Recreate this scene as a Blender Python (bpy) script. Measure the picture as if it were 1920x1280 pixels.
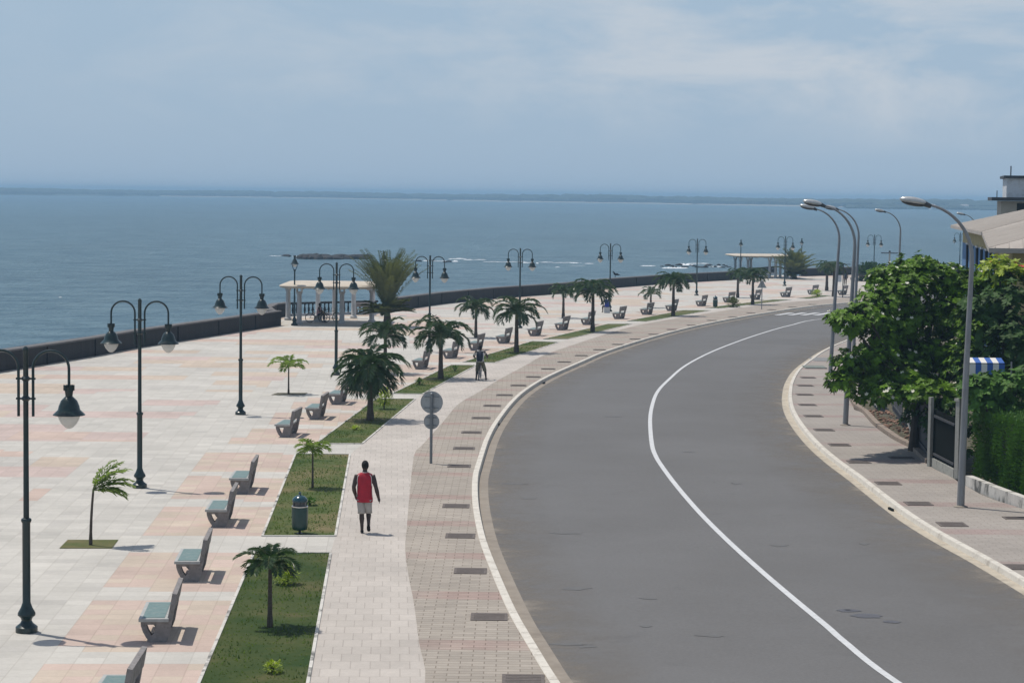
import bpy, math, random
from mathutils import Vector, Matrix, noise
from mathutils.geometry import tessellate_polygon
R = math.radians
for o in list(bpy.data.objects): bpy.data.objects.remove(o)
scene = bpy.context.scene
# ------------------------------------------------------------------ camera, sky, sun, exposure
HC, K = 8.0, 0.0066                    # eye height above the promenade under the camera; its fall with distance
F, CX, CY = 4000.0, 960.0, 640.0       # focal length and centre in photograph pixels
ROLL = math.atan(0.0122)
PITCH = math.atan((CY - (351.5 + CX * 0.0122)) * math.cos(ROLL) / F)
cam_d = bpy.data.cameras.new('camera'); cam = bpy.data.objects.new('camera', cam_d)
scene.collection.objects.link(cam); scene.camera = cam
cam_d.sensor_width = 36; cam_d.lens = 36 * F / 1920; cam_d.clip_start = 0.5; cam_d.clip_end = 60000
cam.matrix_world = Matrix.Translation((0, 0, HC)) @ Matrix.Rotation(R(90) - PITCH, 4, 'X') @ Matrix.Rotation(ROLL, 4, 'Z')
SUN_EL, SUN_ROT = R(67), R(-56)
world = bpy.data.worlds.new('World'); scene.world = world; world.use_nodes = True
nt = world.node_tree; nt.nodes.clear()
def N(t, ty, **kw):
    n = t.nodes.new(ty)
    for k, v in kw.items():
        if k.startswith('i_'):
            n.inputs[k[2:].replace('_', ' ')].default_value = v
        else: setattr(n, k, v)
    return n
out = N(nt, 'ShaderNodeOutputWorld'); bg = N(nt, 'ShaderNodeBackground'); sky = N(nt, 'ShaderNodeTexSky')
sky.sky_type = 'NISHITA'; sky.sun_disc = False; sky.sun_elevation = SUN_EL; sky.sun_rotation = SUN_ROT
sky.air_density = 1.0; sky.dust_density = 1.2; sky.ozone_density = 1.6; sky.altitude = 0
SKY_STRENGTH = 0.09
tc = N(nt, 'ShaderNodeTexCoord'); sep = N(nt, 'ShaderNodeSeparateXYZ'); nt.links.new(tc.outputs['Generated'], sep.inputs[0])
# humid tropical sky: the low sky is dulled to a grey blue, thin cloud higher up on the right
mr = N(nt, 'ShaderNodeMapRange'); mr.inputs[1].default_value = -0.02; mr.inputs[2].default_value = 0.16
nt.links.new(sep.outputs[2], mr.inputs[0])
tint = N(nt, 'ShaderNodeMix', data_type='RGBA'); tint.inputs[6].default_value = (0.62, 0.735, 0.86, 1); tint.inputs[7].default_value = (0.85, 0.925, 0.97, 1)
nt.links.new(mr.outputs[0], tint.inputs[0])
mul = N(nt, 'ShaderNodeMix', data_type='RGBA', blend_type='MULTIPLY'); mul.inputs[0].default_value = 1
low = N(nt, 'ShaderNodeMapRange'); low.inputs[1].default_value = -0.02; low.inputs[2].default_value = 0.15; nt.links.new(sep.outputs[2], low.inputs[0])
air = N(nt, 'ShaderNodeMix', data_type='RGBA'); air.inputs[6].default_value = (3.9, 5.3, 6.95, 1); air.inputs[7].default_value = (4.35, 5.75, 7.25, 1); nt.links.new(low.outputs[0], air.inputs[0])
fade = N(nt, 'ShaderNodeMapRange'); fade.inputs[1].default_value = 0.2; fade.inputs[2].default_value = 0.6; fade.inputs[3].default_value = 0.92; fade.inputs[4].default_value = 0.0; nt.links.new(sep.outputs[2], fade.inputs[0])
blend = N(nt, 'ShaderNodeMix', data_type='RGBA'); nt.links.new(fade.outputs[0], blend.inputs[0]); nt.links.new(sky.outputs[0], blend.inputs[6]); nt.links.new(air.outputs[2], blend.inputs[7])
tint.inputs[6].default_value = (1, 1, 1, 1); tint.inputs[7].default_value = (1, 1, 1, 1)
nt.links.new(blend.outputs[2], mul.inputs[6]); nt.links.new(tint.outputs[2], mul.inputs[7])
mp = N(nt, 'ShaderNodeMapping'); mp.inputs['Scale'].default_value = (9, 9, 26); nt.links.new(tc.outputs['Generated'], mp.inputs[0])
nz = N(nt, 'ShaderNodeTexNoise', i_Scale=1.0, i_Detail=7.0, i_Roughness=0.62, i_Distortion=0.4); nt.links.new(mp.outputs[0], nz.inputs['Vector'])
cr = N(nt, 'ShaderNodeMapRange'); cr.inputs[1].default_value = 0.44; cr.inputs[2].default_value = 0.66; nt.links.new(nz.outputs[0], cr.inputs[0])
mx = N(nt, 'ShaderNodeMapRange'); mx.inputs[1].default_value = -0.22; mx.inputs[2].default_value = 0.16; mx.inputs[3].default_value = 0.12; nt.links.new(sep.outputs[0], mx.inputs[0])
mz = N(nt, 'ShaderNodeMapRange'); mz.inputs[1].default_value = 0.018; mz.inputs[2].default_value = 0.05; nt.links.new(sep.outputs[2], mz.inputs[0])
m1 = N(nt, 'ShaderNodeMath', operation='MULTIPLY'); nt.links.new(cr.outputs[0], m1.inputs[0]); nt.links.new(mx.outputs[0], m1.inputs[1])
m2 = N(nt, 'ShaderNodeMath', operation='MULTIPLY'); nt.links.new(m1.outputs[0], m2.inputs[0]); nt.links.new(mz.outputs[0], m2.inputs[1])
m3 = N(nt, 'ShaderNodeMath', operation='MULTIPLY'); m3.inputs[1].default_value = 0.95; nt.links.new(m2.outputs[0], m3.inputs[0])
cl = N(nt, 'ShaderNodeMix', data_type='RGBA'); cl.inputs[7].default_value = (6.3, 6.85, 7.5, 1)
nt.links.new(mul.outputs[2], cl.inputs[6]); nt.links.new(m3.outputs[0], cl.inputs[0])
bg.inputs[1].default_value = SKY_STRENGTH
nt.links.new(cl.outputs[2], bg.inputs[0]); nt.links.new(bg.outputs[0], out.inputs[0])
sd = bpy.data.lights.new('sun', 'SUN'); sd.energy = 3.6; sd.angle = R(0.6); sd.color = (1.0, 0.94, 0.85)
sun = bpy.data.objects.new('sun', sd); scene.collection.objects.link(sun)
sdir = Vector((math.sin(SUN_ROT) * math.cos(SUN_EL), math.cos(SUN_ROT) * math.cos(SUN_EL), math.sin(SUN_EL)))
sun.rotation_euler = (-sdir).to_track_quat('-Z', 'Y').to_euler()
vs = scene.view_settings; vs.view_transform = 'Standard'; vs.look = 'None'; vs.exposure = 0.0; vs.gamma = 1
scene.render.engine = 'CYCLES'
scene.cycles.volume_bounces = 0

# ------------------------------------------------------------------ surveying: photograph pixel -> point in the world
def ray(px, py):
    u, v = px - CX, CY - py
    c, s = math.cos(ROLL), math.sin(ROLL)
    u2, v2 = u * c - v * s, u * s + v * c
    cp, sp = math.cos(PITCH), math.sin(PITCH)
    return Vector((u2, F * cp + v2 * sp, -F * sp + v2 * cp))
def G(px, py, dz=0.0):
    d = ray(px, py); t = (dz - HC) / (d.z + K * d.y)
    return Vector((t * d.x, t * d.y, HC + t * d.z))
def W(px, py, Y):
    d = ray(px, py); return Vector((0, 0, HC)) + d * (Y / d.y)
def L_(px, py, z):
    d = ray(px, py); return Vector((0, 0, HC)) + d * ((z - HC) / d.z)
def gz(y, dz=0.0): return -K * y + dz
rnd = random.Random(7)

# ------------------------------------------------------------------ materials
def mat(name, col, rough=0.7, var=0.0, vs_=3.0, bump=0.0, bs=20.0, metal=0.0, spec=0.5, trans=0.0, dirt=None, stretch=(1, 1, 1), coat=0.0):
    m = bpy.data.materials.new(name); m.use_nodes = True; t = m.node_tree
    b = t.nodes['Principled BSDF']; b.inputs['Roughness'].default_value = rough; b.inputs['Metallic'].default_value = metal
    b.inputs['Specular IOR Level'].default_value = spec; b.inputs['Coat Weight'].default_value = coat
    b.inputs['Base Color'].default_value = (*col, 1)
    if var or bump or dirt:
        c = N(t, 'ShaderNodeTexCoord'); mp = N(t, 'ShaderNodeMapping'); mp.inputs['Scale'].default_value = stretch
        t.links.new(c.outputs['Object'], mp.inputs[0])
    last = None
    if var:
        n = N(t, 'ShaderNodeTexNoise', i_Scale=vs_, i_Detail=6.0, i_Roughness=0.65); t.links.new(mp.outputs[0], n.inputs['Vector'])
        r = N(t, 'ShaderNodeMapRange'); r.inputs[1].default_value = 0.3; r.inputs[2].default_value = 0.7
        r.inputs[3].default_value = 1 - var; r.inputs[4].default_value = 1 + var; t.links.new(n.outputs[0], r.inputs[0])
        h = N(t, 'ShaderNodeVectorMath', operation='SCALE'); h.inputs[0].default_value = col; t.links.new(r.outputs[0], h.inputs['Scale'])
        last = h.outputs[0]
    if dirt:
        dc, ds, lo, hi = dirt
        n = N(t, 'ShaderNodeTexNoise', i_Scale=ds, i_Detail=8.0, i_Roughness=0.7); t.links.new(mp.outputs[0], n.inputs['Vector'])
        r = N(t, 'ShaderNodeMapRange'); r.inputs[1].default_value = lo; r.inputs[2].default_value = hi; t.links.new(n.outputs[0], r.inputs[0])
        x = N(t, 'ShaderNodeMix', data_type='RGBA'); x.inputs[6].default_value = (*col, 1); x.inputs[7].default_value = (*dc, 1)
        if last: t.links.new(last, x.inputs[6])
        t.links.new(r.outputs[0], x.inputs[0]); last = x.outputs[2]
    if last: t.links.new(last, b.inputs['Base Color'])
    if bump:
        n = N(t, 'ShaderNodeTexNoise', i_Scale=bs, i_Detail=5.0); t.links.new(mp.outputs[0], n.inputs['Vector'])
        bp = N(t, 'ShaderNodeBump', i_Strength=bump, i_Distance=0.02); t.links.new(n.outputs[0], bp.inputs['Height']); t.links.new(bp.outputs[0], b.inputs['Normal'])
    if trans:
        tr = N(t, 'ShaderNodeBsdfTranslucent'); tr.inputs[0].default_value = (col[0] * 1.5, col[1] * 1.6, col[2], 1)
        ms = N(t, 'ShaderNodeMixShader'); ms.inputs[0].default_value = trans
        t.links.new(b.outputs[0], ms.inputs[1]); t.links.new(tr.outputs[0], ms.inputs[2]); t.links.new(ms.outputs[0], t.nodes['Material Output'].inputs[0])
    return m
M = {}
M['green_iron'] = mat('green_iron', (0.012, 0.03, 0.032), 0.32, 0.25, 3, spec=0.5, dirt=((0.05, 0.055, 0.05), 5, 0.55, 0.8))
M['globe'] = mat('globe', (0.8, 0.79, 0.76), 0.35)
t = M['globe'].node_tree; b = t.nodes['Principled BSDF']
tp = N(t, 'ShaderNodeBsdfTransparent'); tl = N(t, 'ShaderNodeBsdfTranslucent'); tl.inputs[0].default_value = (0.85, 0.84, 0.8, 1)
a1 = N(t, 'ShaderNodeMixShader'); a1.inputs[0].default_value = 0.5; a2 = N(t, 'ShaderNodeMixShader'); a2.inputs[0].default_value = 0.3
t.links.new(b.outputs[0], a1.inputs[1]); t.links.new(tl.outputs[0], a1.inputs[2]); t.links.new(a1.outputs[0], a2.inputs[1]); t.links.new(tp.outputs[0], a2.inputs[2])
t.links.new(a2.outputs[0], t.nodes['Material Output'].inputs[0])
M['galv'] = mat('galv', (0.27, 0.275, 0.28), 0.5, 0.15, 2, metal=0.3, dirt=((0.16, 0.15, 0.15), 2.5, 0.5, 0.75), stretch=(1, 1, .3))
M['sign_back'] = mat('sign_back', (0.36, 0.38, 0.39), 0.45, 0.08, 6, metal=0.35, dirt=((0.27, 0.28, 0.28), 5, 0.5, 0.7))
M['sign_post'] = mat('sign_post', (0.2, 0.215, 0.225), 0.5, 0.15, 4, metal=0.4)
M['lum_top'] = mat('lum_top', (0.5, 0.51, 0.5), 0.3, 0.15, 8, metal=0.4)
M['lum_dark'] = mat('lum_dark', (0.05, 0.055, 0.06), 0.3)
M['concrete'] = mat('concrete', (0.21, 0.19, 0.18), 0.85, 0.2, 7, 0.3, 60, dirt=((0.12, 0.105, 0.1), 5, 0.5, 0.7))
M['bench_conc'] = mat('bench_conc', (0.23, 0.215, 0.21), 0.8, 0.2, 9, 0.3, 60, dirt=((0.12, 0.11, 0.105), 6, 0.5, 0.7))
M['terrazzo'] = mat('terrazzo', (0.125, 0.2, 0.195), 0.5, 0.15, 14, dirt=((0.2, 0.25, 0.235), 9, 0.45, 0.7))
M['bench_pale'] = mat('bench_pale', (0.36, 0.37, 0.36), 0.6, 0.15, 9)
M['white_rim'] = mat('white_rim', (0.6, 0.565, 0.5), 0.75, 0.1, 5, 0.3, 40, dirt=((0.36, 0.32, 0.27), 2.2, 0.52, 0.72))
M['gutter'] = mat('gutter', (0.27, 0.235, 0.195), 0.9, 0.12, 3, 0.2, 40, dirt=((0.2, 0.17, 0.14), 1.4, 0.45, 0.7))
M['kerb_cream'] = mat('kerb_cream', (0.44, 0.39, 0.31), 0.85, 0.12, 3, 0.3, 40, dirt=((0.26, 0.22, 0.17), 2, 0.5, 0.72))
M['cover'] = mat('cover', (0.125, 0.105, 0.095), 0.85, 0.2, 8, 0.4, 60)
M['soil'] = mat('soil', (0.085, 0.075, 0.045), 0.95, 0.3, 1.5, 0.5, 12)
M['seawall'] = mat('seawall', (0.027, 0.026, 0.028), 0.9, 0.3, 1.2, 0.4, 30, dirt=((0.013, 0.014, 0.016), 3.0, 0.42, 0.7), stretch=(2.2, 2.2, .12))
M['coping'] = mat('coping', (0.12, 0.115, 0.115), 0.85, 0.2, 2, 0.3, 30)
M['stone_cream'] = mat('stone_cream', (0.5, 0.44, 0.36), 0.8, 0.15, 1.5, 0.2, 20)
M['column'] = mat('column', (0.46, 0.47, 0.48), 0.75, 0.12, 3, 0.2, 30)
M['col_white'] = mat('col_white', (0.62, 0.62, 0.6), 0.75, 0.1, 3)
M['asphalt_paint'] = mat('asphalt_paint', (0.55, 0.56, 0.57), 0.7, 0.12, 6, dirt=((0.28, 0.28, 0.28), 9, 0.6, 0.8))
M['trunk'] = mat('trunk', (0.085, 0.068, 0.055), 0.9, 0.35, 6, 0.7, 18, stretch=(1, 1, 6))
M['trunk_green'] = mat('trunk_green', (0.12, 0.15, 0.06), 0.7, 0.2, 8, 0.3, 20, stretch=(1, 1, 4))
M['bark'] = mat('bark', (0.06, 0.05, 0.042), 0.9, 0.3, 5, 0.6, 20)
M['palm_leaf'] = mat('palm_leaf', (0.036, 0.075, 0.022), 0.36, 0.35, 2.5, trans=0.22, spec=0.6)
M['palm_young'] = mat('palm_young', (0.17, 0.24, 0.05), 0.45, 0.3, 3, trans=0.45, spec=0.5)
M['palm_olive'] = mat('palm_olive', (0.10, 0.115, 0.03), 0.5, 0.45, 1.6, trans=0.25)
M['leaf'] = mat('leaf', (0.085, 0.168, 0.009), 0.5, 0.7, 1.6, trans=0.07, spec=0.18)
M['leaf_dark'] = mat('leaf_dark', (0.035, 0.08, 0.016), 0.6, 0.45, 1.5, trans=0.12, spec=.2)
M['leaf_lime'] = mat('leaf_lime', (0.30, 0.38, 0.03), 0.5, 0.25, 6, trans=0.3)
M['leaf_hedge'] = mat('leaf_hedge', (0.065, 0.15, 0.02), 0.6, 0.45, 1.8, trans=0.12, spec=.2)
M['flower'] = mat('flower', (0.8, 0.78, 0.66), 0.6, trans=0.2)
M['flower_red'] = mat('flower_red', (0.5, 0.06, 0.03), 0.6, 0.2, 4)
M['skin'] = mat('skin', (0.045, 0.027, 0.02), 0.5, 0.1, 8)
M['hair'] = mat('hair', (0.008, 0.007, 0.007), 0.9)
M['red'] = mat('red', (0.40, 0.012, 0.03), 0.75, 0.15, 9, 0.4, 12)
M['white_cloth'] = mat('white_cloth', (0.7, 0.68, 0.65), 0.8, 0.06, 6)
M['short_grey'] = mat('short_grey', (0.38, 0.355, 0.33), 0.85, 0.12, 9, 0.5, 14)
M['khaki'] = mat('khaki', (0.13, 0.125, 0.08), 0.85, 0.25, 14)
M['navy'] = mat('navy', (0.012, 0.017, 0.035), 0.7, 0.3, 12)
M['pink'] = mat('pink', (0.45, 0.25, 0.3), 0.8, 0.1, 9)
M['blue_cloth'] = mat('blue_cloth', (0.03, 0.05, 0.3), 0.8)
M['rubber'] = mat('rubber', (0.012, 0.012, 0.012), 0.8)
M['metal_dark'] = mat('metal_dark', (0.04, 0.04, 0.045), 0.4, metal=0.5)
M['chrome'] = mat('chrome', (0.55, 0.55, 0.56), 0.25, metal=0.9)
M['bike_tan'] = mat('bike_tan', (0.3, 0.23, 0.12), 0.4, metal=0.2)
M['bin_green'] = mat('bin_green', (0.012, 0.05, 0.045), 0.35, 0.25, 4)
M['bin_lid'] = mat('bin_lid', (0.008, 0.05, 0.07), 0.2, 0.15, 4, coat=0.4)
M['yellow_wall'] = mat('yellow_wall', (0.42, 0.35, 0.17), 0.85, 0.12, 1.2, dirt=((0.25, 0.21, 0.13), 1.5, 0.5, 0.75))
M['blue_wall'] = mat('blue_wall', (0.06, 0.17, 0.36), 0.8, 0.2, 1.5, dirt=((0.16, 0.22, 0.28), 2.2, 0.5, 0.7))
M['cream_wall'] = mat('cream_wall', (0.36, 0.34, 0.29), 0.85, 0.12, 1.2)
M['white_wall'] = mat('white_wall', (0.6, 0.63, 0.66), 0.85, 0.1, 1.2, dirt=((0.36, 0.36, 0.35), 1.2, 0.5, 0.72))
M['dark_trim'] = mat('dark_trim', (0.035, 0.038, 0.045), 0.7)
M['dark_open'] = mat('dark_open', (0.012, 0.015, 0.014), 0.9, spec=.1)
M['grey_panel'] = mat('grey_panel', (0.06, 0.065, 0.075), 0.7, 0.25, 2, stretch=(1, 1, .3), dirt=((0.07, 0.06, 0.05), 3, 0.5, 0.7))
M['pale_board'] = mat('pale_board', (0.42, 0.42, 0.4), 0.8, 0.15, 3, dirt=((0.2, 0.18, 0.15), 2, 0.45, 0.7), stretch=(1, 1, .4))
M['post_conc'] = mat('post_conc', (0.33, 0.33, 0.3), 0.85, 0.2, 4, dirt=((0.16, 0.16, 0.14), 4, 0.5, 0.7))
M['lowwall'] = mat('lowwall', (0.55, 0.53, 0.49), 0.85, 0.12, 4, dirt=((0.12, 0.12, 0.11), 1.6, 0.5, 0.62), stretch=(1, 1, .5))
M['brick_edge'] = mat('brick_edge', (0.25, 0.2, 0.16), 0.9, 0.35, 5, 0.5, 20)
M['rubble'] = mat('rubble', (0.28, 0.17, 0.12), 0.9, 0.5, 2.5)
M['rock'] = mat('rock', (0.008, 0.007, 0.008), 0.8, 0.3, 1, 0.6, 3)
M['foam'] = mat('foam', (0.75, 0.78, 0.8), 0.7, 0.1, 1)
M['far_tree'] = mat('far_tree', (0.03, 0.05, 0.028), 0.9, 0.3, 0.02)
M['far_land'] = mat('far_land', (0.06, 0.08, 0.04), 0.9, 0.3, 0.01)
M['sand'] = mat('sand', (0.38, 0.35, 0.3), 0.9)

# roofing: corrugated sheet
m = mat('roof_sheet', (0.4, 0.36, 0.32), 0.7, 0.1, 0.8, dirt=((0.28, 0.24, 0.21), 0.9, 0.5, 0.75)); M['roof'] = m
M['roof_red'] = mat('roof_red', (0.34, 0.27, 0.24), 0.7, 0.1, 0.8)

# paving with per-slab tint from the mesh and joints from the slab grid
TH = 0.056
def paving_mat(name, attr=None, base=(0.5, 0.46, 0.43), w=0.5, h=0.5, mortar=0.012, joint=(0.4, 0.36, 0.33), tintvar=0.07, offset=0.0, bands=None, rot=-TH):
    m = bpy.data.materials.new(name); m.use_nodes = True; t = m.node_tree; b = t.nodes['Principled BSDF']; b.inputs['Roughness'].default_value = 0.85
    b.inputs['Specular IOR Level'].default_value = 0.25
    c = N(t, 'ShaderNodeTexCoord'); mp = N(t, 'ShaderNodeMapping'); mp.inputs['Rotation'].default_value = (0, 0, rot); t.links.new(c.outputs['Object'], mp.inputs[0])
    br = N(t, 'ShaderNodeTexBrick', offset=offset, squash=1.0); br.inputs['Scale'].default_value = 1; br.inputs['Brick Width'].default_value = w; br.inputs['Row Height'].default_value = h
    br.inputs['Mortar Size'].default_value = mortar; br.inputs['Mortar Smooth'].default_value = 0.3
    br.inputs['Color1'].default_value = (1 - tintvar,) * 3 + (1,); br.inputs['Color2'].default_value = (1 + tintvar,) * 3 + (1,); br.inputs['Mortar'].default_value = (1, 1, 1, 1)
    t.links.new(mp.outputs[0], br.inputs['Vector'])
    if attr:
        a = N(t, 'ShaderNodeAttribute', attribute_name=attr); col = a.outputs['Color']
    else:
        rg = N(t, 'ShaderNodeRGB'); rg.outputs[0].default_value = (*base, 1); col = rg.outputs[0]
    if bands:
        (y0, per, wid, bc) = bands
        s = N(t, 'ShaderNodeSeparateXYZ'); t.links.new(c.outputs['Object'], s.inputs[0])
        a_ = N(t, 'ShaderNodeMath', operation='SUBTRACT'); a_.inputs[1].default_value = y0; t.links.new(s.outputs[1], a_.inputs[0])
        d_ = N(t, 'ShaderNodeMath', operation='DIVIDE'); d_.inputs[1].default_value = per; t.links.new(a_.outputs[0], d_.inputs[0])
        f_ = N(t, 'ShaderNodeMath', operation='FRACT'); t.links.new(d_.outputs[0], f_.inputs[0])
        l_ = N(t, 'ShaderNodeMath', operation='LESS_THAN'); l_.inputs[1].default_value = wid / per; t.links.new(f_.outputs[0], l_.inputs[0])
        nn = N(t, 'ShaderNodeTexNoise', i_Scale=0.8, i_Detail=4.0); t.links.new(c.outputs['Object'], nn.inputs['Vector'])
        nr = N(t, 'ShaderNodeMapRange'); nr.inputs[1].default_value = .3; nr.inputs[2].default_value = .6; nr.inputs[3].default_value = .35; t.links.new(nn.outputs[0], nr.inputs[0])
        mm = N(t, 'ShaderNodeMath', operation='MULTIPLY'); t.links.new(l_.outputs[0], mm.inputs[0]); t.links.new(nr.outputs[0], mm.inputs[1])
        x = N(t, 'ShaderNodeMix', data_type='RGBA'); x.inputs[7].default_value = (*bc, 1); t.links.new(col, x.inputs[6]); t.links.new(mm.outputs[0], x.inputs[0]); col = x.outputs[2]
    mu = N(t, 'ShaderNodeMix', data_type='RGBA', blend_type='MULTIPLY'); mu.inputs[0].default_value = 1; t.links.new(col, mu.inputs[6]); t.links.new(br.outputs['Color'], mu.inputs[7])
    # stains and worn patches
    n = N(t, 'ShaderNodeTexNoise', i_Scale=0.35, i_Detail=8.0, i_Roughness=0.7); t.links.new(c.outputs['Object'], n.inputs['Vector'])
    r = N(t, 'ShaderNodeMapRange'); r.inputs[1].default_value = 0.3; r.inputs[2].default_value = 0.75; r.inputs[3].default_value = 1.08; r.inputs[4].default_value = 0.82; t.links.new(n.outputs[0], r.inputs[0])
    sc = N(t, 'ShaderNodeVectorMath', operation='SCALE'); t.links.new(mu.outputs[2], sc.inputs[0]); t.links.new(r.outputs[0], sc.inputs['Scale'])
    n2 = N(t, 'ShaderNodeTexNoise', i_Scale=9.0, i_Detail=5.0, i_Roughness=0.8); t.links.new(c.outputs['Object'], n2.inputs['Vector'])
    r2 = N(t, 'ShaderNodeMapRange'); r2.inputs[1].default_value = 0.3; r2.inputs[2].default_value = 0.7; r2.inputs[3].default_value = 0.93; r2.inputs[4].default_value = 1.06; t.links.new(n2.outputs[0], r2.inputs[0])
    s2 = N(t, 'ShaderNodeVectorMath', operation='SCALE'); t.links.new(sc.outputs[0], s2.inputs[0]); t.links.new(r2.outputs[0], s2.inputs['Scale'])
    jm = N(t, 'ShaderNodeMix', data_type='RGBA', blend_type='MULTIPLY'); jm.inputs[7].default_value = (*joint, 1)
    t.links.new(s2.outputs[0], jm.inputs[6]); t.links.new(br.outputs['Fac'], jm.inputs[0]); t.links.new(jm.outputs[2], b.inputs['Base Color'])
    bp = N(t, 'ShaderNodeBump', i_Strength=0.3, i_Distance=0.01); t.links.new(n2.outputs[0], bp.inputs['Height']); t.links.new(bp.outputs[0], b.inputs['Normal'])
    return m
M['plaza'] = paving_mat('plaza_paving', attr='tint', joint=(0.88, 0.87, 0.86), mortar=0.014, tintvar=0.04)
M['walk'] = paving_mat('walk_paving', base=(0.475, 0.435, 0.395), w=0.345, h=0.62, mortar=0.012, joint=(0.8, 0.79, 0.78), tintvar=0.05, offset=0.5)
M['blocks'] = paving_mat('block_paving', base=(0.35, 0.312, 0.268), w=0.42, h=0.2, mortar=0.012, joint=(0.6, 0.57, 0.55), tintvar=0.10, offset=0.5, bands=(48.15, 5.0, 0.9, (0.345, 0.262, 0.23)), rot=0)
M['blocks_r'] = paving_mat('block_paving_right', base=(0.33, 0.30, 0.27), w=0.42, h=0.2, mortar=0.012, joint=(0.75, 0.73, 0.72), tintvar=0.05, offset=0.5, bands=(47.9, 5.0, 0.9, (0.31, 0.245, 0.225)), rot=0)

def asphalt():
    m = bpy.data.materials.new('asphalt'); m.use_nodes = True; t = m.node_tree; b = t.nodes['Principled BSDF']; b.inputs['Roughness'].default_value = 0.8; b.inputs['Specular IOR Level'].default_value = 0.3
    c = N(t, 'ShaderNodeTexCoord')
    n1 = N(t, 'ShaderNodeTexNoise', i_Scale=0.16, i_Detail=7.0, i_Roughness=0.62); n2 = N(t, 'ShaderNodeTexNoise', i_Scale=14.0, i_Detail=4.0, i_Roughness=0.8)
    n3 = N(t, 'ShaderNodeTexNoise', i_Scale=0.7, i_Detail=8.0, i_Roughness=0.75, i_Distortion=0.6)
    for n in (n1, n2, n3): t.links.new(c.outputs['Object'], n.inputs['Vector'])
    cr = N(t, 'ShaderNodeValToRGB'); cr.color_ramp.elements[0].position = .3; cr.color_ramp.elements[0].color = (0.116, 0.113, 0.111, 1); cr.color_ramp.elements[1].position = .7; cr.color_ramp.elements[1].color = (0.14, 0.138, 0.138, 1)
    t.links.new(n1.outputs[0], cr.inputs[0])
    r = N(t, 'ShaderNodeMapRange'); r.inputs[1].default_value = 0.3; r.inputs[2].default_value = 0.7; r.inputs[3].default_value = 0.86; r.inputs[4].default_value = 1.13; t.links.new(n2.outputs[0], r.inputs[0])
    s = N(t, 'ShaderNodeVectorMath', operation='SCALE'); t.links.new(cr.outputs[0], s.inputs[0]); t.links.new(r.outputs[0], s.inputs['Scale'])
    r3 = N(t, 'ShaderNodeMapRange'); r3.inputs[1].default_value = 0.58; r3.inputs[2].default_value = 0.72; r3.inputs[3].default_value = 1.0; r3.inputs[4].default_value = 0.86; t.links.new(n3.outputs[0], r3.inputs[0])
    s3 = N(t, 'ShaderNodeVectorMath', operation='SCALE'); t.links.new(s.outputs[0], s3.inputs[0]); t.links.new(r3.outputs[0], s3.inputs['Scale'])
    t.links.new(s3.outputs[0], b.inputs['Base Color'])
    bp = N(t, 'ShaderNodeBump', i_Strength=0.25, i_Distance=0.01); t.links.new(n2.outputs[0], bp.inputs['Height']); t.links.new(bp.outputs[0], b.inputs['Normal'])
    return m
M['asphalt'] = asphalt()

def water():
    m = bpy.data.materials.new('sea_water'); m.use_nodes = True; t = m.node_tree; b = t.nodes['Principled BSDF']
    b.inputs['Roughness'].default_value = 0.3; b.inputs['IOR'].default_value = 1.33; b.inputs['Specular IOR Level'].default_value = 0.28
    c = N(t, 'ShaderNodeTexCoord')
    def nz(sx, sy, sc, d=6.0, ro=.6):
        mp = N(t, 'ShaderNodeMapping'); mp.inputs['Scale'].default_value = (sx, sy, 1); mp.inputs['Rotation'].default_value = (0, 0, 0.25); t.links.new(c.outputs['Object'], mp.inputs[0])
        n = N(t, 'ShaderNodeTexNoise', i_Scale=sc, i_Detail=d, i_Roughness=ro); t.links.new(mp.outputs[0], n.inputs['Vector']); return n
    a = nz(1, 0.6, 0.55, 5, .6); w2 = nz(1, 0.4, 0.014, 5); w3 = nz(.45, .9, 0.3, 7, .7)
    cr = N(t, 'ShaderNodeValToRGB'); e = cr.color_ramp.elements; e[0].position = .36; e[0].position = .40; e[0].color = (0.03, 0.088, 0.128, 1); e[1].position = .62; e[1].color = (0.105, 0.185, 0.225, 1)
    t.links.new(w3.outputs[0], cr.inputs[0])
    r = N(t, 'ShaderNodeMapRange'); r.inputs[1].default_value = 0.3; r.inputs[2].default_value = 0.7; r.inputs[3].default_value = 0.85; r.inputs[4].default_value = 1.15; t.links.new(w2.outputs[0], r.inputs[0])
    s = N(t, 'ShaderNodeVectorMath', operation='SCALE'); t.links.new(cr.outputs[0], s.inputs[0]); t.links.new(r.outputs[0], s.inputs['Scale']); t.links.new(s.outputs[0], b.inputs['Base Color'])
    ad = N(t, 'ShaderNodeMath', operation='ADD'); t.links.new(a.outputs[0], ad.inputs[0]); t.links.new(w3.outputs[0], ad.inputs[1])
    bp = N(t, 'ShaderNodeBump', i_Strength=1.0, i_Distance=1.2); t.links.new(ad.outputs[0], bp.inputs['Height']); t.links.new(bp.outputs[0], b.inputs['Normal'])
    return m
M['water'] = water()

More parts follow.
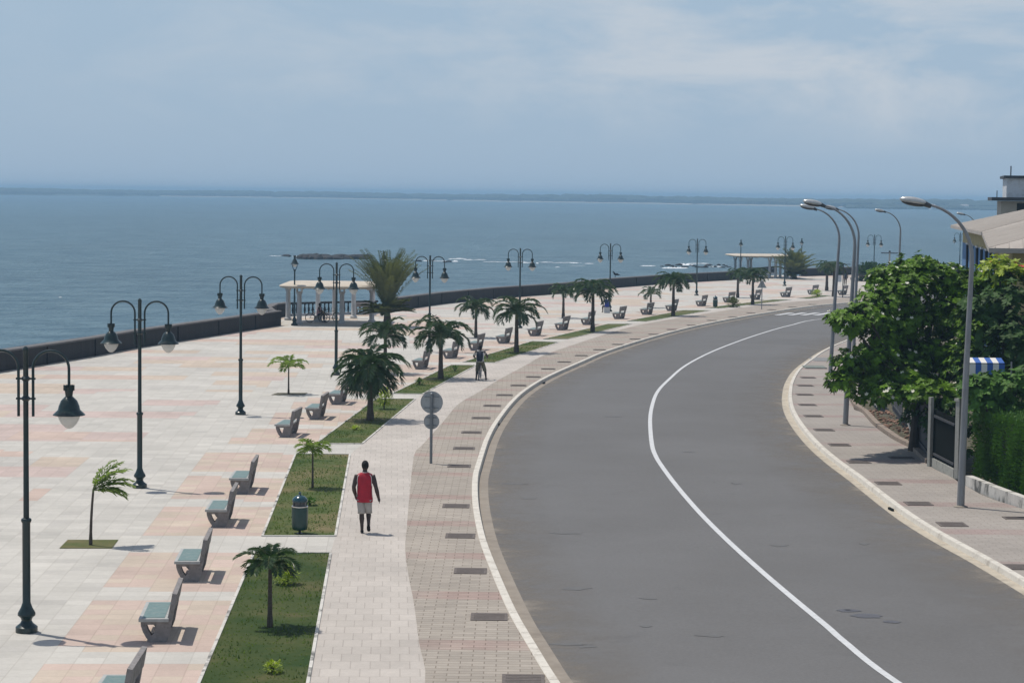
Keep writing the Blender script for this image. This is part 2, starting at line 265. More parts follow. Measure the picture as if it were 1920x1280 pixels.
def grass_mat(g=1.0, k=.0):
    m = bpy.data.materials.new('grass'); m.use_nodes = True; t = m.node_tree; b = t.nodes['Principled BSDF']; b.inputs['Roughness'].default_value = 0.9; b.inputs['Specular IOR Level'].default_value = .15
    c = N(t, 'ShaderNodeTexCoord'); n = N(t, 'ShaderNodeTexNoise', i_Scale=0.55, i_Detail=7.0, i_Roughness=0.62); t.links.new(c.outputs['Object'], n.inputs['Vector'])
    cr = N(t, 'ShaderNodeValToRGB'); e = cr.color_ramp.elements
    e[0].position = .28; e[0].color = (0.045, 0.095, 0.02, 1); e[1].position = .74; e[1].color = (0.25, 0.205, 0.11, 1)
    x = cr.color_ramp.elements.new(.47); x.color = (0.105, 0.135, 0.04, 1); x = cr.color_ramp.elements.new(.58); x.color = (0.165, 0.16, 0.065, 1)
    for e_ in cr.color_ramp.elements: c0 = e_.color; e_.color = (c0[0] * g, c0[1] * g, c0[2] * g, 1)
    ofs = N(t, 'ShaderNodeMath', operation='ADD'); ofs.inputs[1].default_value = k; t.links.new(n.outputs[0], ofs.inputs[0]); t.links.new(ofs.outputs[0], cr.inputs[0]); t.links.new(cr.outputs[0], b.inputs['Base Color'])
    n2 = N(t, 'ShaderNodeTexNoise', i_Scale=25.0, i_Detail=3.0); t.links.new(c.outputs['Object'], n2.inputs['Vector'])
    bp = N(t, 'ShaderNodeBump', i_Strength=0.4, i_Distance=0.02); t.links.new(n2.outputs[0], bp.inputs['Height']); t.links.new(bp.outputs[0], b.inputs['Normal'])
    return m
M['grass'] = grass_mat(.72); M['grass_lush'] = grass_mat(.55, -.09); M['blade'] = mat('blade', (0.09, 0.13, 0.035), 0.9, 0.3, 2, trans=0.5)

# ------------------------------------------------------------------ mesh helpers
def tag(o, label=None, cat=None, group=None, kind=None):
    if label: o['label'] = label
    if cat: o['category'] = cat
    if group: o['group'] = group
    if kind: o['kind'] = kind
    return o
def empty(name, loc, rz=0.0, label=None, cat=None, group=None):
    o = bpy.data.objects.new(name, None); scene.collection.objects.link(o); o.location = loc; o.rotation_euler = (0, 0, rz); o.empty_display_size = .2
    return tag(o, label, cat, group)
class MB:
    def __init__(s): s.v = []; s.f = []; s.m = []; s.xf = None
    def add(s, vs, fs, mi=0):
        k = len(s.v)
        s.v += [tuple(s.xf @ Vector(p)) if s.xf else tuple(p) for p in vs]
        s.f += [tuple(i + k for i in f) for f in fs]; s.m += [mi] * len(fs)
    def box(s, c, d, rz=0.0, mi=0, rx=0.0, ry=0.0):
        mx = Matrix.Translation(c) @ Matrix.Rotation(rz, 4, 'Z') @ Matrix.Rotation(ry, 4, 'Y') @ Matrix.Rotation(rx, 4, 'X')
        vs = [mx @ Vector((x * d[0] / 2, y * d[1] / 2, z * d[2] / 2)) for x in (-1, 1) for y in (-1, 1) for z in (-1, 1)]
        s.add(vs, [(0, 1, 3, 2), (4, 6, 7, 5), (0, 4, 5, 1), (2, 3, 7, 6), (0, 2, 6, 4), (1, 5, 7, 3)], mi)
    def tube(s, pts, rad, n=8, mi=0, ref=None):
        pts = [Vector(p) for p in pts]; k = len(pts)
        if not isinstance(rad, (list, tuple)): rad = [rad] * k
        vs = []; u = None
        for i, p in enumerate(pts):
            tg = (pts[min(i + 1, k - 1)] - pts[max(i - 1, 0)]).normalized()
            rf = Vector(ref) if ref else (Vector((1, 0, 0)) if abs(tg.x) < .8 else Vector((0, 1, 0)))
            if ref is None and u is not None: rf = u
            u = (rf - tg * rf.dot(tg)).normalized(); w = tg.cross(u)
            r = rad[i] if isinstance(rad[i], (list, tuple)) else (rad[i], rad[i])
            for j in range(n):
                a = 2 * math.pi * j / n; vs.append(p + u * (math.cos(a) * r[0]) + w * (math.sin(a) * r[1]))
        fs = [(i * n + j, i * n + (j + 1) % n, (i + 1) * n + (j + 1) % n, (i + 1) * n + j) for i in range(k - 1) for j in range(n)]
        fs += [tuple(reversed(range(n))), tuple(range((k - 1) * n, k * n))]
        s.add(vs, fs, mi)
    def lathe(s, prof, n=16, c=(0, 0, 0), mi=0, caps=True):
        vs = []; c = Vector(c)
        for r, z in prof:
            for j in range(n):
                a = 2 * math.pi * j / n; vs.append(c + Vector((r * math.cos(a), r * math.sin(a), z)))
        k = len(prof)
        fs = [(i * n + j, i * n + (j + 1) % n, (i + 1) * n + (j + 1) % n, (i + 1) * n + j) for i in range(k - 1) for j in range(n)]
        if caps: fs += [tuple(reversed(range(n))), tuple(range((k - 1) * n, k * n))]
        s.add(vs, fs, mi)
    def ell(s, c, r, n=12, m=8, mi=0, q=None):
        vs = []; c = Vector(c)
        for i in range(1, m):
            a = math.pi * i / m
            for j in range(n):
                b = 2 * math.pi * j / n; p = Vector((r[0] * math.sin(a) * math.cos(b), r[1] * math.sin(a) * math.sin(b), r[2] * math.cos(a)))
                vs.append(c + (q @ p if q else p))
        tp = Vector((0, 0, r[2])); vs += [c + (q @ tp if q else tp), c - (q @ tp if q else tp)]; T_, B_ = len(vs) - 2, len(vs) - 1
        fs = [(i * n + j, (i + 1) * n + j, (i + 1) * n + (j + 1) % n, i * n + (j + 1) % n) for i in range(m - 2) for j in range(n)]
        fs += [(T_, j, (j + 1) % n) for j in range(n)] + [(B_, (m - 2) * n + (j + 1) % n, (m - 2) * n + j) for j in range(n)]
        s.add(vs, fs, mi)
    def plate(s, poly, axis_a, axis_b, o, thick, holes=(), mi=0):
        """flat shape given in (a,b), extruded along a x b, with holes"""
        A, B, O = Vector(axis_a), Vector(axis_b), Vector(o); Nn = A.cross(B).normalized() * thick / 2
        loops = [poly] + list(holes); tris = tessellate_polygon([[Vector((p[0], p[1], 0)) for p in l] for l in loops])
        flat = [p for l in loops for p in l]; n = len(flat)
        vs = [O + A * p[0] + B * p[1] + Nn for p in flat] + [O + A * p[0] + B * p[1] - Nn for p in flat]
        fs = [tuple(t_) for t_ in tris] + [tuple(i + n for i in reversed(t_)) for t_ in tris]
        k = 0
        for l in loops:
            for i in range(len(l)):
                j = (i + 1) % len(l); fs.append((k + i, k + j, n + k + j, n + k + i))
            k += len(l)
        s.add(vs, fs, mi)
    def build(s, name, mats, parent=None, smooth=False, recalc=True):
        me = bpy.data.meshes.new(name); me.from_pydata(s.v, [], s.f)
        for m in (mats if isinstance(mats, (list, tuple)) else [mats]): me.materials.append(m)
        if any(s.m): me.polygons.foreach_set('material_index', s.m)
        me.validate()
        if recalc and len(me.polygons) < 30000:
            import bmesh
            b = bmesh.new(); b.from_mesh(me); bmesh.ops.recalc_face_normals(b, faces=b.faces); b.to_mesh(me); b.free()
        if smooth:
            me.polygons.foreach_set('use_smooth', [True] * len(me.polygons)); me.set_sharp_from_angle(angle=R(38))
        me.update(); o = bpy.data.objects.new(name, me); scene.collection.objects.link(o)
        if parent: o.parent = parent
        return o
def children(o): return [c for c in bpy.data.objects if c.parent == o]
def copy_tree(o, parent=None):
    kids = children(o); c = o.copy(); scene.collection.objects.link(c)
    if parent: c.parent = parent
    for ch in kids: copy_tree(ch, c)
    return c
ORD = ['nearest', 'second nearest', 'third nearest', 'fourth nearest', 'fifth nearest', 'sixth nearest', 'seventh nearest', 'eighth nearest', 'ninth nearest', 'tenth nearest',
       'eleventh nearest', 'twelfth nearest', 'thirteenth nearest', 'fourteenth nearest', 'fifteenth nearest', 'sixteenth nearest', 'seventeenth nearest', 'eighteenth nearest', 'nineteenth nearest', 'twentieth nearest',
       'twenty-first nearest', 'twenty-second nearest', 'twenty-third nearest', 'twenty-fourth nearest', 'twenty-fifth nearest', 'twenty-sixth nearest', 'twenty-seventh nearest', 'twenty-eighth nearest', 'twenty-ninth nearest', 'thirtieth nearest']
def smooth_curve(P, per=6):
    P = [Vector((p[0], p[1], 0)) for p in P]; o = []
    for i in range(len(P) - 1):
        p0, p1, p2, p3 = P[max(i - 1, 0)], P[i], P[i + 1], P[min(i + 2, len(P) - 1)]
        for k in range(per):
            t_ = k / per; o.append(.5 * ((2 * p1) + (p2 - p0) * t_ + (2 * p0 - 5 * p1 + 4 * p2 - p3) * t_ ** 2 + (3 * p1 - p0 - 3 * p2 + p3) * t_ ** 3))
    o.append(P[-1]); return o
def offset(C, d):
    o = []
    for i, p in enumerate(C):
        tg = (C[min(i + 1, len(C) - 1)] - C[max(i - 1, 0)]).normalized(); o.append(p + Vector((tg.y, -tg.x, 0)) * d)      # + = to the right
    return o
def sheet(name, poly, dz, m, kind='structure', skirt=0.0):
    pts = [Vector((p[0], p[1], 0)) for p in poly]; tr = tessellate_polygon([pts]); mb = MB()
    n = len(pts); vs = [(p.x, p.y, gz(p.y, dz)) for p in pts]; fs = []
    for a_, b_, c_ in tr:
        if (pts[b_] - pts[a_]).cross(pts[c_] - pts[a_]).z < 0: b_, c_ = c_, b_
        fs.append((a_, b_, c_))
    if skirt:
        vs += [(p.x, p.y, gz(p.y, dz) - skirt) for p in pts]; fs += [(i, (i + 1) % n, n + (i + 1) % n, n + i) for i in range(n)]
    mb.add(vs, fs); o = mb.build(name, m, recalc=False); tag(o, kind=kind); return o
def joints(mb, C, o0, o1, z, step, w=.016, ymax=150, mi=1):
    acc = 0.0
    for i in range(len(C) - 1):
        d = (C[i + 1] - C[i]); L = d.length; d.normalize(); n = Vector((d.y, -d.x, 0)); s_ = step - acc
        while s_ < L:
            p = C[i] + d * s_; s_ += step
            if p.y > ymax: continue
            q = [p + n * o0 - d * w / 2, p + n * o1 - d * w / 2, p + n * o1 + d * w / 2, p + n * o0 + d * w / 2]; mb.add([(v.x, v.y, gz(v.y, z)) for v in q], [(0, 1, 2, 3)], mi)
        acc = (acc + L) % step
def ribbon(mb, C, prof, mi=0, closed=False):
    """prof: [(offset right, z above grade)] swept along C"""
    rows = [offset(C, p[0]) for p in prof]; n = len(C); k = len(prof)
    vs = [(rows[j][i].x, rows[j][i].y, gz(rows[j][i].y, prof[j][1])) for i in range(n) for j in range(k)]
    fs = [(i * k + j, i * k + j + 1, (i + 1) * k + j + 1, (i + 1) * k + j) for i in range(n - 1) for j in range(k - 1)]
    if closed: fs += [(i * k + k - 1, i * k, (i + 1) * k, (i + 1) * k + k - 1) for i in range(n - 1)] + [tuple(range(k)), tuple(reversed(range((n - 1) * k, n * k)))]
    mb.add(vs, fs, mi)

# ------------------------------------------------------------------ setting: lines surveyed from the photograph
def GL(l, dz=0.0): return [G(x, y, dz) for x, y in l]
kerbL = smooth_curve([Vector((3.6, 20, 0)), Vector((1.75, 29, 0))] + GL([(1050, 1280), (1006, 1210), (969, 1147), (935, 1072), (911, 1010), (899, 955), (896, 920), (897, 892), (902, 872), (911, 842), (919, 820), (934, 792), (962, 755), (990, 730), (1032, 705), (1095, 677), (1135, 660), (1210, 636), (1285, 616), (1360, 600), (1440, 586), (1530, 573), (1640, 562)]) + [Vector((47, 228, 0)), Vector((62, 256, 0))], 4)
kerbR = smooth_curve([Vector((15.6, 24, 0))] + GL([(2230, 1290), (2070, 1185), (1920, 1093), (1840, 1046), (1770, 1008), (1710, 972), (1660, 936), (1605, 893), (1560, 860), (1525, 829), (1498, 797), (1482, 770), (1477, 750), (1477, 735), (1481, 715), (1495, 692), (1520, 672), (1550, 653), (1600, 632)]) + [Vector((27, 152, 0)), Vector((38, 178, 0)), Vector((53, 205, 0)), Vector((75, 235, 0))], 4)
centre = smooth_curve([Vector((9.5, 24, 0)), Vector((7.9, 30, 0))] + GL([(1680, 1276), (1582, 1200), (1550, 1172), (1487, 1120), (1425, 1067), (1362, 1010), (1312, 960), (1272, 914), (1246, 880), (1230, 855), (1222, 830), (1219, 785), (1224, 755), (1234, 732), (1255, 710), (1285, 685), (1330, 661), (1380, 641), (1430, 624), (1480, 610), (1547, 597)], -.1) + [Vector((33, 172, 0))], 5)
blockL = smooth_curve([Vector((-1.55, 24, 0)), Vector((-1.5, 30, 0))] + GL([(797, 1280), (786, 1205), (776, 1130), (767, 1085), (760, 1032), (763, 985), (768, 927), (777, 852), (793, 833), (830, 792), (860, 757), (898, 735), (935, 712), (985, 685), (1022, 665), (1085, 643), (1147, 623), (1210, 607), (1335, 586), (1440, 570), (1560, 560)]) + [Vector((40, 220, 0)), Vector((58, 258, 0))], 4)
edgeR = smooth_curve([Vector((24, 20, 0)), Vector((18, 45, 0))] + GL([(1920, 954), (1810, 910), (1786, 895), (1740, 871), (1703, 836), (1677, 825), (1639, 798), (1617, 774), (1600, 763)]) + [Vector((15.9, 96, 0)), Vector((19.5, 118, 0)), Vector((27, 140, 0)), Vector((41, 170, 0)), Vector((58, 200, 0)), Vector((80, 228, 0))], 4)
bedsP = [[(381, 1280), (476, 1037), (620, 1037), (576, 1280)], [(492, 1005), (554, 851), (656, 852), (629, 1005)], [(592, 832), (704, 748), (779, 748), (679, 832)],
         [(735, 738), (845, 684.5), (893, 685), (792, 739)], [(868, 679), (997, 640), (1047, 642), (928, 680)], [(1019, 636), (1139, 607.5), (1185, 607.5), (1065, 636)],
         [(1176, 602), (1280, 582), (1332, 582), (1212, 603)], [(1323, 577.5), (1448, 562), (1484, 562), (1352, 578)], [(1494, 559.5), (1545, 554), (1561, 554), (1520, 560)]]
beds = [GL(b_) for b_ in bedsP]
beds[0][0] = Vector((-4.98, 31.6, 0)); beds[0][3] = Vector((-3.15, 31.7, 0))
beds.insert(0, [Vector((-3.9, 12, 0)), Vector((-4.8, 28.9, 0)), Vector((-3.02, 29, 0)), Vector((-2.1, 12, 0))])
wall_pts = [Vector((-38, 30, 0)), Vector((-32.5, 62, 0))] + GL([(0, 697), (90, 682), (180, 667), (257, 652), (335, 640), (480, 617), (527, 610)])
wall_mid = GL([(737, 583), (829, 570), (926, 560), (1057, 550), (1147, 540), (1260, 531), (1370, 525), (1408, 523)])
wall_far = GL([(1505, 518), (1570, 516), (1620, 514)]) + [Vector((52, 283, 0)), Vector((90, 300, 0)), Vector((140, 318, 0))]
bulge = [G(527, 610), G(508, 602), G(520, 595), G(545, 592), G(707, 588), G(737, 583)]
g2 = G(1408, 523); g3 = G(1505, 518); dv = (g3 - g2)
bulge2 = [g2, g2 + Vector((-1, 5.5, 0)), g3 + Vector((-2.5, 5.5, 0)), g3]
land_edge = wall_pts + bulge[1:-1] + wall_mid + bulge2[1:-1] + wall_far
SEA = -4.2

# sea, far shore
mb = MB(); mb.add([(-6200, -120, SEA), (6200, -120, SEA), (6200, 7800, SEA), (-6200, 7800, SEA)], [(0, 1, 2, 3)])
tag(mb.build('sea', M['water'], recalc=False), kind='structure')
# the ground under everything, with its face down to the water
sheet('ground', [Vector((-40, -20, 0))] + [p.copy() for p in offset(land_edge, -0.45)] + [Vector((400, 330, 0)), Vector((400, -20, 0))], -0.24, M['soil'], skirt=7.0)
# promenade paving: base sheet plus tinted slabs
plaza_poly = [p.copy() for p in land_edge] + [p.copy() for p in reversed(offset(kerbL, -0.05))]
plaza_poly = [Vector((-38, 20, 0))] + plaza_poly
sheet('promenade', plaza_poly, -0.006, M['stone_cream'], skirt=0.2)
ca, sa = math.cos(TH), math.sin(TH)
def inside(p, poly):
    c = False; j = len(poly) - 1
    for i in range(len(poly)):
        a_, b_ = poly[i], poly[j]
        if (a_.y > p[1]) != (b_.y > p[1]) and p[0] < (b_.x - a_.x) * (p[1] - a_.y) / (b_.y - a_.y) + a_.x: c = not c
        j = i
    return c
bedleft = [(b_[0], b_[1]) for b_ in beds]; leftline = []
for a_, b_ in bedleft: leftline += [a_, b_]
def bed_x(y):
    for i in range(len(leftline) - 1):
        p, q = leftline[i], leftline[i + 1]
        if p.y <= y <= q.y: return p.x + (q.x - p.x) * (y - p.y) / (q.y - p.y)
    p, q = leftline[-2], leftline[-1]; return q.x + (y - q.y) * 0.7
bedspan = [(b_[0].y, b_[1].y) for b_ in beds]
WHITE = (0.50, 0.48, 0.44); PINK = (0.50, 0.395, 0.34); PEACH = (0.50, 0.42, 0.345); ROSE = (0.50, 0.405, 0.37); GREYW = (0.475, 0.455, 0.42)
patch = {}
def patch_col(a, b_):
    k = math.floor(b_ / 2.5)
    ofs = random.Random(k * 7 + 1).random() * 4; wdt = 2.2 + random.Random(k * 13 + 5).random() * 2.6
    key = (math.floor((a + ofs) / wdt), k)
    if key not in patch:
        r_ = random.Random(hash(key)).random(); patch[key] = WHITE if r_ < .42 else GREYW if r_ < .58 else PINK if r_ < .68 else PEACH if r_ < .84 else ROSE
    return patch[key]
def slab_col(x, y, a, b_):
    bx = bed_x(y); d = bx - x
    # the slabs lie along the beds
    span = [(s0, s1) for s0, s1 in bedspan if s0 - .1 <= y <= s1 + .1]
    if not span and y < 200: return WHITE if d < 12 else patch_col(a, b_)
    if 0 <= d < 2.98 and span:
        s0, s1 = span[0]; f = (y - d * TH - s0) if y < 71 else (y - s0)
        L = s1 - s0; u = f / L * 17.2
        if y > 71 and d > 2.9: return WHITE
        if (5.0 < u < 6.2) or (11.1 < u < 12.3): return WHITE
        return (PINK if rnd.random() < .6 else PEACH)
    if 2.98 <= d < 6.2: return WHITE if rnd.random() < .8 else GREYW
    if d < 0: return WHITE
    c_ = patch_col(a, b_)
    return tuple(c_)
inner = [Vector((-37.8, 21, 0))] + offset([p for p in land_edge], 0.02) + [p.copy() for p in reversed(offset(kerbL, -0.3))]
mb = MB(); cols = []
y = 24.0; S = 0.5
allowed = inner
b0 = int(24 / S)
rows = []
for ib in range(b0, int(300 / S)):
    bb = ib * S
    # span of a for this row by sampling the polygon
    ia = int(-42 / S)
    amax = 72 if bb > 190 else 30 if bb > 120 else 8
    while ia * S < amax:
        aa = ia * S; ia += 1
        xc, yc = (aa + S / 2) * ca - (bb + S / 2) * sa, (aa + S / 2) * sa + (bb + S / 2) * ca
        if xc < -39 or not inside((xc, yc), allowed): continue
        ok = True
        for du, dvv in ((0, 0), (S, 0), (0, S), (S, S)):
            if not inside(((aa + du) * ca - (bb + dvv) * sa, (aa + du) * sa + (bb + dvv) * ca), allowed): ok = False; break
        if not ok: continue
        vs_ = []
        for du, dvv in ((0, 0), (S, 0), (S, S), (0, S)):
            x_ = (aa + du) * ca - (bb + dvv) * sa; y_ = (aa + du) * sa + (bb + dvv) * ca; vs_.append((x_, y_, gz(y_)))
        mb.add(vs_, [(0, 1, 2, 3)]); c_ = slab_col(xc, yc, aa, bb); j_ = 1 + rnd.uniform(-.05, .05); cols.append((c_[0] * j_, c_[1] * j_, c_[2] * j_))
slabs = mb.build('paving', M['plaza'], recalc=False); tag(slabs, kind='structure')
ca_ = slabs.data.color_attributes.new('tint', 'FLOAT_COLOR', 'CORNER'); flat = []
for c_ in cols: flat += [*c_, 1.0] * 4
ca_.data.foreach_set('color', flat)
# pale walkway, block pavement, road, far pavement
bedR = []
for b_ in beds: bedR += [b_[3], b_[2]]
bedR = [p.copy() for p in bedR] + [Vector((31.8, 222, 0)), Vector((50, 262, 0))]
sheet('walkway', bedR + [p.copy() for p in reversed(blockL)], 0.004, M['walk'])
sheet('pavement', [p.copy() for p in blockL] + [p.copy() for p in reversed(offset(kerbL, -.16))], 0.008, M['blocks'])
sheet('road', offset(kerbL, 0.01) + [p.copy() for p in reversed(offset(kerbR, -0.05))], -0.115, M['asphalt'], skirt=.1)
sheet('pavement', offset(kerbR, .18) + [p.copy() for p in reversed(edgeR)], 0.0, M['blocks_r'], skirt=.2)
mb = MB(); ribbon(mb, centre, [(-.075, -.107), (.075, -.107)]); tag(mb.build('road_marking', M['asphalt_paint'], recalc=False), kind='structure')
mb = MB()
for (x0, y0), (x1, y1) in [((1451 + 24 * k, 590.2 + .1 * k), (1479 + 24 * k, 585.9)) for k in range(5)]:
    p, q = G(x0, y0, -.1), G(x1, y1, -.1); mb.add([(p.x, p.y, gz(p.y, -.107)), (p.x + .5, p.y, gz(p.y, -.107)), (q.x + .5, q.y, gz(q.y, -.107)), (q.x, q.y, gz(q.y, -.107))], [(0, 1, 2, 3)])
tag(mb.build('crossing_marking', M['asphalt_paint'], recalc=False), kind='structure')
# stains on the road
mb = MB()
for x, y_, w_, l_, sd_ in [(1060, 998, .5, .25, 11), (990, 933, .3, .2, 12), (1212, 1120, .22, .2, 13), (1212, 1172, .16, .2, 14), (1070, 1206, .5, .14, 15), (1100, 1210, .2, .2, 16), (1290, 846, .3, .2, 17), (1536, 829, .3, .22, 18), (1460, 1021, .3, .22, 19), (1490, 643, .8, .5, 20), (1380, 905, .25, .3, 21), (965, 906, .5, .2, 22), (1620, 1018, .2, .2, 23), (1080, 1102, .4, .3, 24), (1330, 1190, .3, .15, 25), (1150, 780, .5, .4, 26)]:
    c_ = G(x, y_, -.1); pts = []
    for k in range(14):
        a_ = k / 14 * 6.283; r_ = .7 + .6 * noise.noise((math.cos(a_) * 1.7 + sd_ * 9, math.sin(a_) * 1.7, 0)); pts.append(Vector((c_.x + math.cos(a_) * r_ * w_, c_.y + math.sin(a_) * r_ * l_, 0)))
    mb.add([(p.x, p.y, gz(p.y, -.109)) for p in pts], [tuple(range(14))])
tag(mb.build('road_stain', mat('faint_stain', (0.104, 0.102, 0.1), 0.7, .12, 5), recalc=False), kind='structure')
mb = MB()
for x, y_, w_, l_, sd_ in [(1592, 1143, .34, .2, 1), (1627, 1153, .42, .3, 2), (1672, 1164, .25, .16, 3), (1590, 1142, .1, .1, 4)]:
    c_ = G(x, y_, -.1); pts = []
    for k in range(14):
        a_ = k / 14 * 6.283; r_ = .75 + .35 * noise.noise((math.cos(a_) * 1.5 + sd_ * 9, math.sin(a_) * 1.5, 0)); pts.append(Vector((c_.x + math.cos(a_) * r_ * w_, c_.y + math.sin(a_) * r_ * l_, 0)))
    mb.add([(p.x, p.y, gz(p.y, -.107)) for p in pts], [tuple(range(14))])
tag(mb.build('road_stain', mat('stain', (0.083, 0.083, 0.095), 0.6, .2, 8), recalc=False), kind='structure')
mb = MB(); ribbon(mb, kerbL, [(-.17, -.1), (-.17, .016), (-.155, .03), (-.01, .03), (.0, .015), (.02, -.11)]); joints(mb, kerbL, -.155, -.005, .0315, 1.0); tag(mb.build('kerb', [M['white_rim'], M['gutter']], recalc=False), kind='structure')
mb = MB(); ribbon(mb, kerbL, [(.02, -.111), (.3, -.109)]); tag(mb.build('gutter', M['gutter'], recalc=False), kind='structure')
mb = MB(); ribbon(mb, kerbR, [(.02, -.11), (.05, .01), (.07, .03), (.19, .03), (.2, .0)]); joints(mb, kerbR, .065, .19, .0315, 1.0); tag(mb.build('kerb', [M['white_rim'], M['gutter']], recalc=False), kind='structure')
mb = MB(); ribbon(mb, kerbR, [(-.24, -.109), (.02, -.107)]); tag(mb.build('gutter', M['kerb_cream'], recalc=False), kind='structure')

def dust():
    m = bpy.data.materials.new('kerb_dust'); m.use_nodes = True; t = m.node_tree; b = t.nodes['Principled BSDF']; b.inputs['Base Color'].default_value = (0.215, 0.19, 0.16, 1); b.inputs['Roughness'].default_value = .9
    a = N(t, 'ShaderNodeAttribute', attribute_name='edge'); c = N(t, 'ShaderNodeTexCoord'); n = N(t, 'ShaderNodeTexNoise', i_Scale=.9, i_Detail=8.0, i_Roughness=.7); t.links.new(c.outputs['Object'], n.inputs['Vector'])
    r = N(t, 'ShaderNodeMapRange'); r.inputs[1].default_value = .35; r.inputs[2].default_value = .7; t.links.new(n.outputs[0], r.inputs[0])
    mm = N(t, 'ShaderNodeMath', operation='MULTIPLY'); t.links.new(a.outputs['Fac'], mm.inputs[0]); t.links.new(r.outputs[0], mm.inputs[1])
    p = N(t, 'ShaderNodeMath', operation='MULTIPLY'); p.inputs[1].default_value = 1.1; p.use_clamp = True; t.links.new(mm.outputs[0], p.inputs[0])
    tp = N(t, 'ShaderNodeBsdfTransparent'); ms = N(t, 'ShaderNodeMixShader'); t.links.new(p.outputs[0], ms.inputs[0]); t.links.new(tp.outputs[0], ms.inputs[1]); t.links.new(b.outputs[0], ms.inputs[2]); t.links.new(ms.outputs[0], t.nodes['Material Output'].inputs[0])
    return m
M['dust'] = dust()
for crv, o0, o1, o2 in ((kerbL, .3, .8, 2.0), (kerbR, -.24, -.9, -2.4)):
    mb = MB(); ribbon(mb, crv, [(o0, -.111), (o1, -.111), (o2, -.111)] if o0 > 0 else [(o2, -.111), (o1, -.111), (o0, -.111)])
    o = mb.build('road_dust', M['dust'], recalc=False); tag(o, kind='structure'); ed = o.data.attributes.new('edge', 'FLOAT', 'POINT')
    ed.data.foreach_set('value', [((1, .45, 0) if o0 > 0 else (0, .45, 1))[k % 3] for k in range(len(o.data.vertices))])
# grass beds with stone edging and blades
for i, b_ in enumerate(beds):
    sheet('grass_bed', b_, 0.012, M['grass_lush' if i < 2 else 'grass'])
    mb = MB(); cc = [Vector((p.x, p.y, 0)) for p in b_]
    for k in range(4):
        p, q = cc[k], cc[(k + 1) % 4]; d = (q - p).normalized(); nn = Vector((d.y, -d.x, 0)) * -.03
        ribbon_pts = [p - nn, q - nn, q + nn, p + nn]
        mb.add([(r_.x, r_.y, gz(r_.y, .028)) for r_ in ribbon_pts] + [(r_.x, r_.y, gz(r_.y, -.03)) for r_ in ribbon_pts], [(0, 1, 2, 3), (0, 4, 5, 1), (1, 5, 6, 2), (2, 6, 7, 3), (3, 7, 4, 0)])
    tag(mb.build('bed_edging', M['lowwall']), kind='structure')
    if 1 <= i <= 5:
        mb = MB(); ar = (b_[3] - b_[0]).length * (b_[1] - b_[0]).length; cnt = int(ar * 60)
        for k in range(cnt):
            u, w_ = rnd.random() * .94 + .03, rnd.random() * .98 + .01; p = (b_[0].lerp(b_[3], u)).lerp(b_[1].lerp(b_[2], u), w_)
            h_ = rnd.uniform(.02, .06) * (1.3 if noise.noise((p.x * .6, p.y * .6, 3)) > 0 else .7); a_ = rnd.random() * 6.28; dx, dy = math.cos(a_) * .018, math.sin(a_) * .018; z_ = gz(p.y, .012)
            mb.add([(p.x - dx, p.y - dy, z_), (p.x + dx, p.y + dy, z_), (p.x + rnd.uniform(-.04, .04), p.y + rnd.uniform(-.04, .04), z_ + h_)], [(0, 1, 2)])
        tag(mb.build('grass', M['blade'], recalc=False), 'short patchy grass growing in the strips beside the walkway', 'grass', kind='stuff')

# ------------------------------------------------------------------ sea wall, balustrades, gazebos
def wall(pts, label, h=1.0, th=.5):
    C = [Vector((p.x, p.y, 0)) for p in pts]; C2 = []
    for i in range(len(C) - 1):
        n_ = max(1, int((C[i + 1] - C[i]).length / 3));
        for k in range(n_): C2.append(C[i].lerp(C[i + 1], k / n_))
    C2.append(C[-1]); root = empty('sea_wall', (0, 0, 0), 0, label, 'wall', 'lengths of dark sea wall along the promenade edge')
    mb = MB(); ribbon(mb, C2, [(0, -.05), (0, h - .1), (-th, h - .1), (-th, -6)], closed=True); mb.build('wall_body', M['seawall'], root)
    mb = MB(); ribbon(mb, C2, [(.05, h - .1), (.05, h - .02), (.0, h), (-th, h), (-th - .05, h - .02), (-th - .05, h - .1)], closed=True); mb.build('coping', M['coping'], root)
    mb = MB()
    for i in range(0, len(C2) - 1, 2):
        d = (C2[i + 1] - C2[i]).normalized(); p = C2[i] + Vector((d.y, -d.x, 0)) * .02; mb.box((p.x, p.y, gz(p.y, .42)), (.3, .08, .9), math.atan2(d.y, d.x))
    mb.build('pilaster', M['seawall'], root); root.children and None
    return root
wall(wall_pts, 'long dark sea wall running from the left edge to the first gazebo')
wall([bulge[0] + Vector((-.4, .3, 0)), bulge[1], bulge[2], bulge[3]], 'short dark return of sea wall left of the first gazebo')
wall(wall_mid, 'long dark sea wall between the two gazebos')
wall(wall_far, 'dark sea wall beyond the second gazebo, running behind the trees')
def balustrade(p, q, label):
    d = (q - p); n = int(d.length / .34); a = math.atan2(d.y, d.x); root = empty('balustrade', p, 0, label, 'balustrade', 'stone balustrades at the gazebos')
    L = d.length; mb = MB(); mb.xf = Matrix.Rotation(a, 4, 'Z')
    mb.box((L / 2, 0, .07), (L, .3, .14)); mb.build('plinth', M['column'], root)
    mb = MB(); mb.xf = Matrix.Rotation(a, 4, 'Z'); mb.box((L / 2, 0, .9), (L, .28, .14)); mb.build('top_rail', M['seawall'], root)
    first = None
    for i in range(n):
        if first is None:
            mb = MB(); mb.lathe([(.06, .14), (.06, .18), (.04, .22), (.085, .38), (.07, .52), (.04, .68), (.06, .78), (.06, .83)], 8); first = mb.build('baluster', M['seawall'], root, True); o = first
        else: o = first.copy(); scene.collection.objects.link(o)
        r_ = (i + .5) * L / n; o.location = (math.cos(a) * r_, math.sin(a) * r_, 0)
balustrade(bulge[3], bulge[4], 'stone balustrade behind the first gazebo, left of the bushy palm')
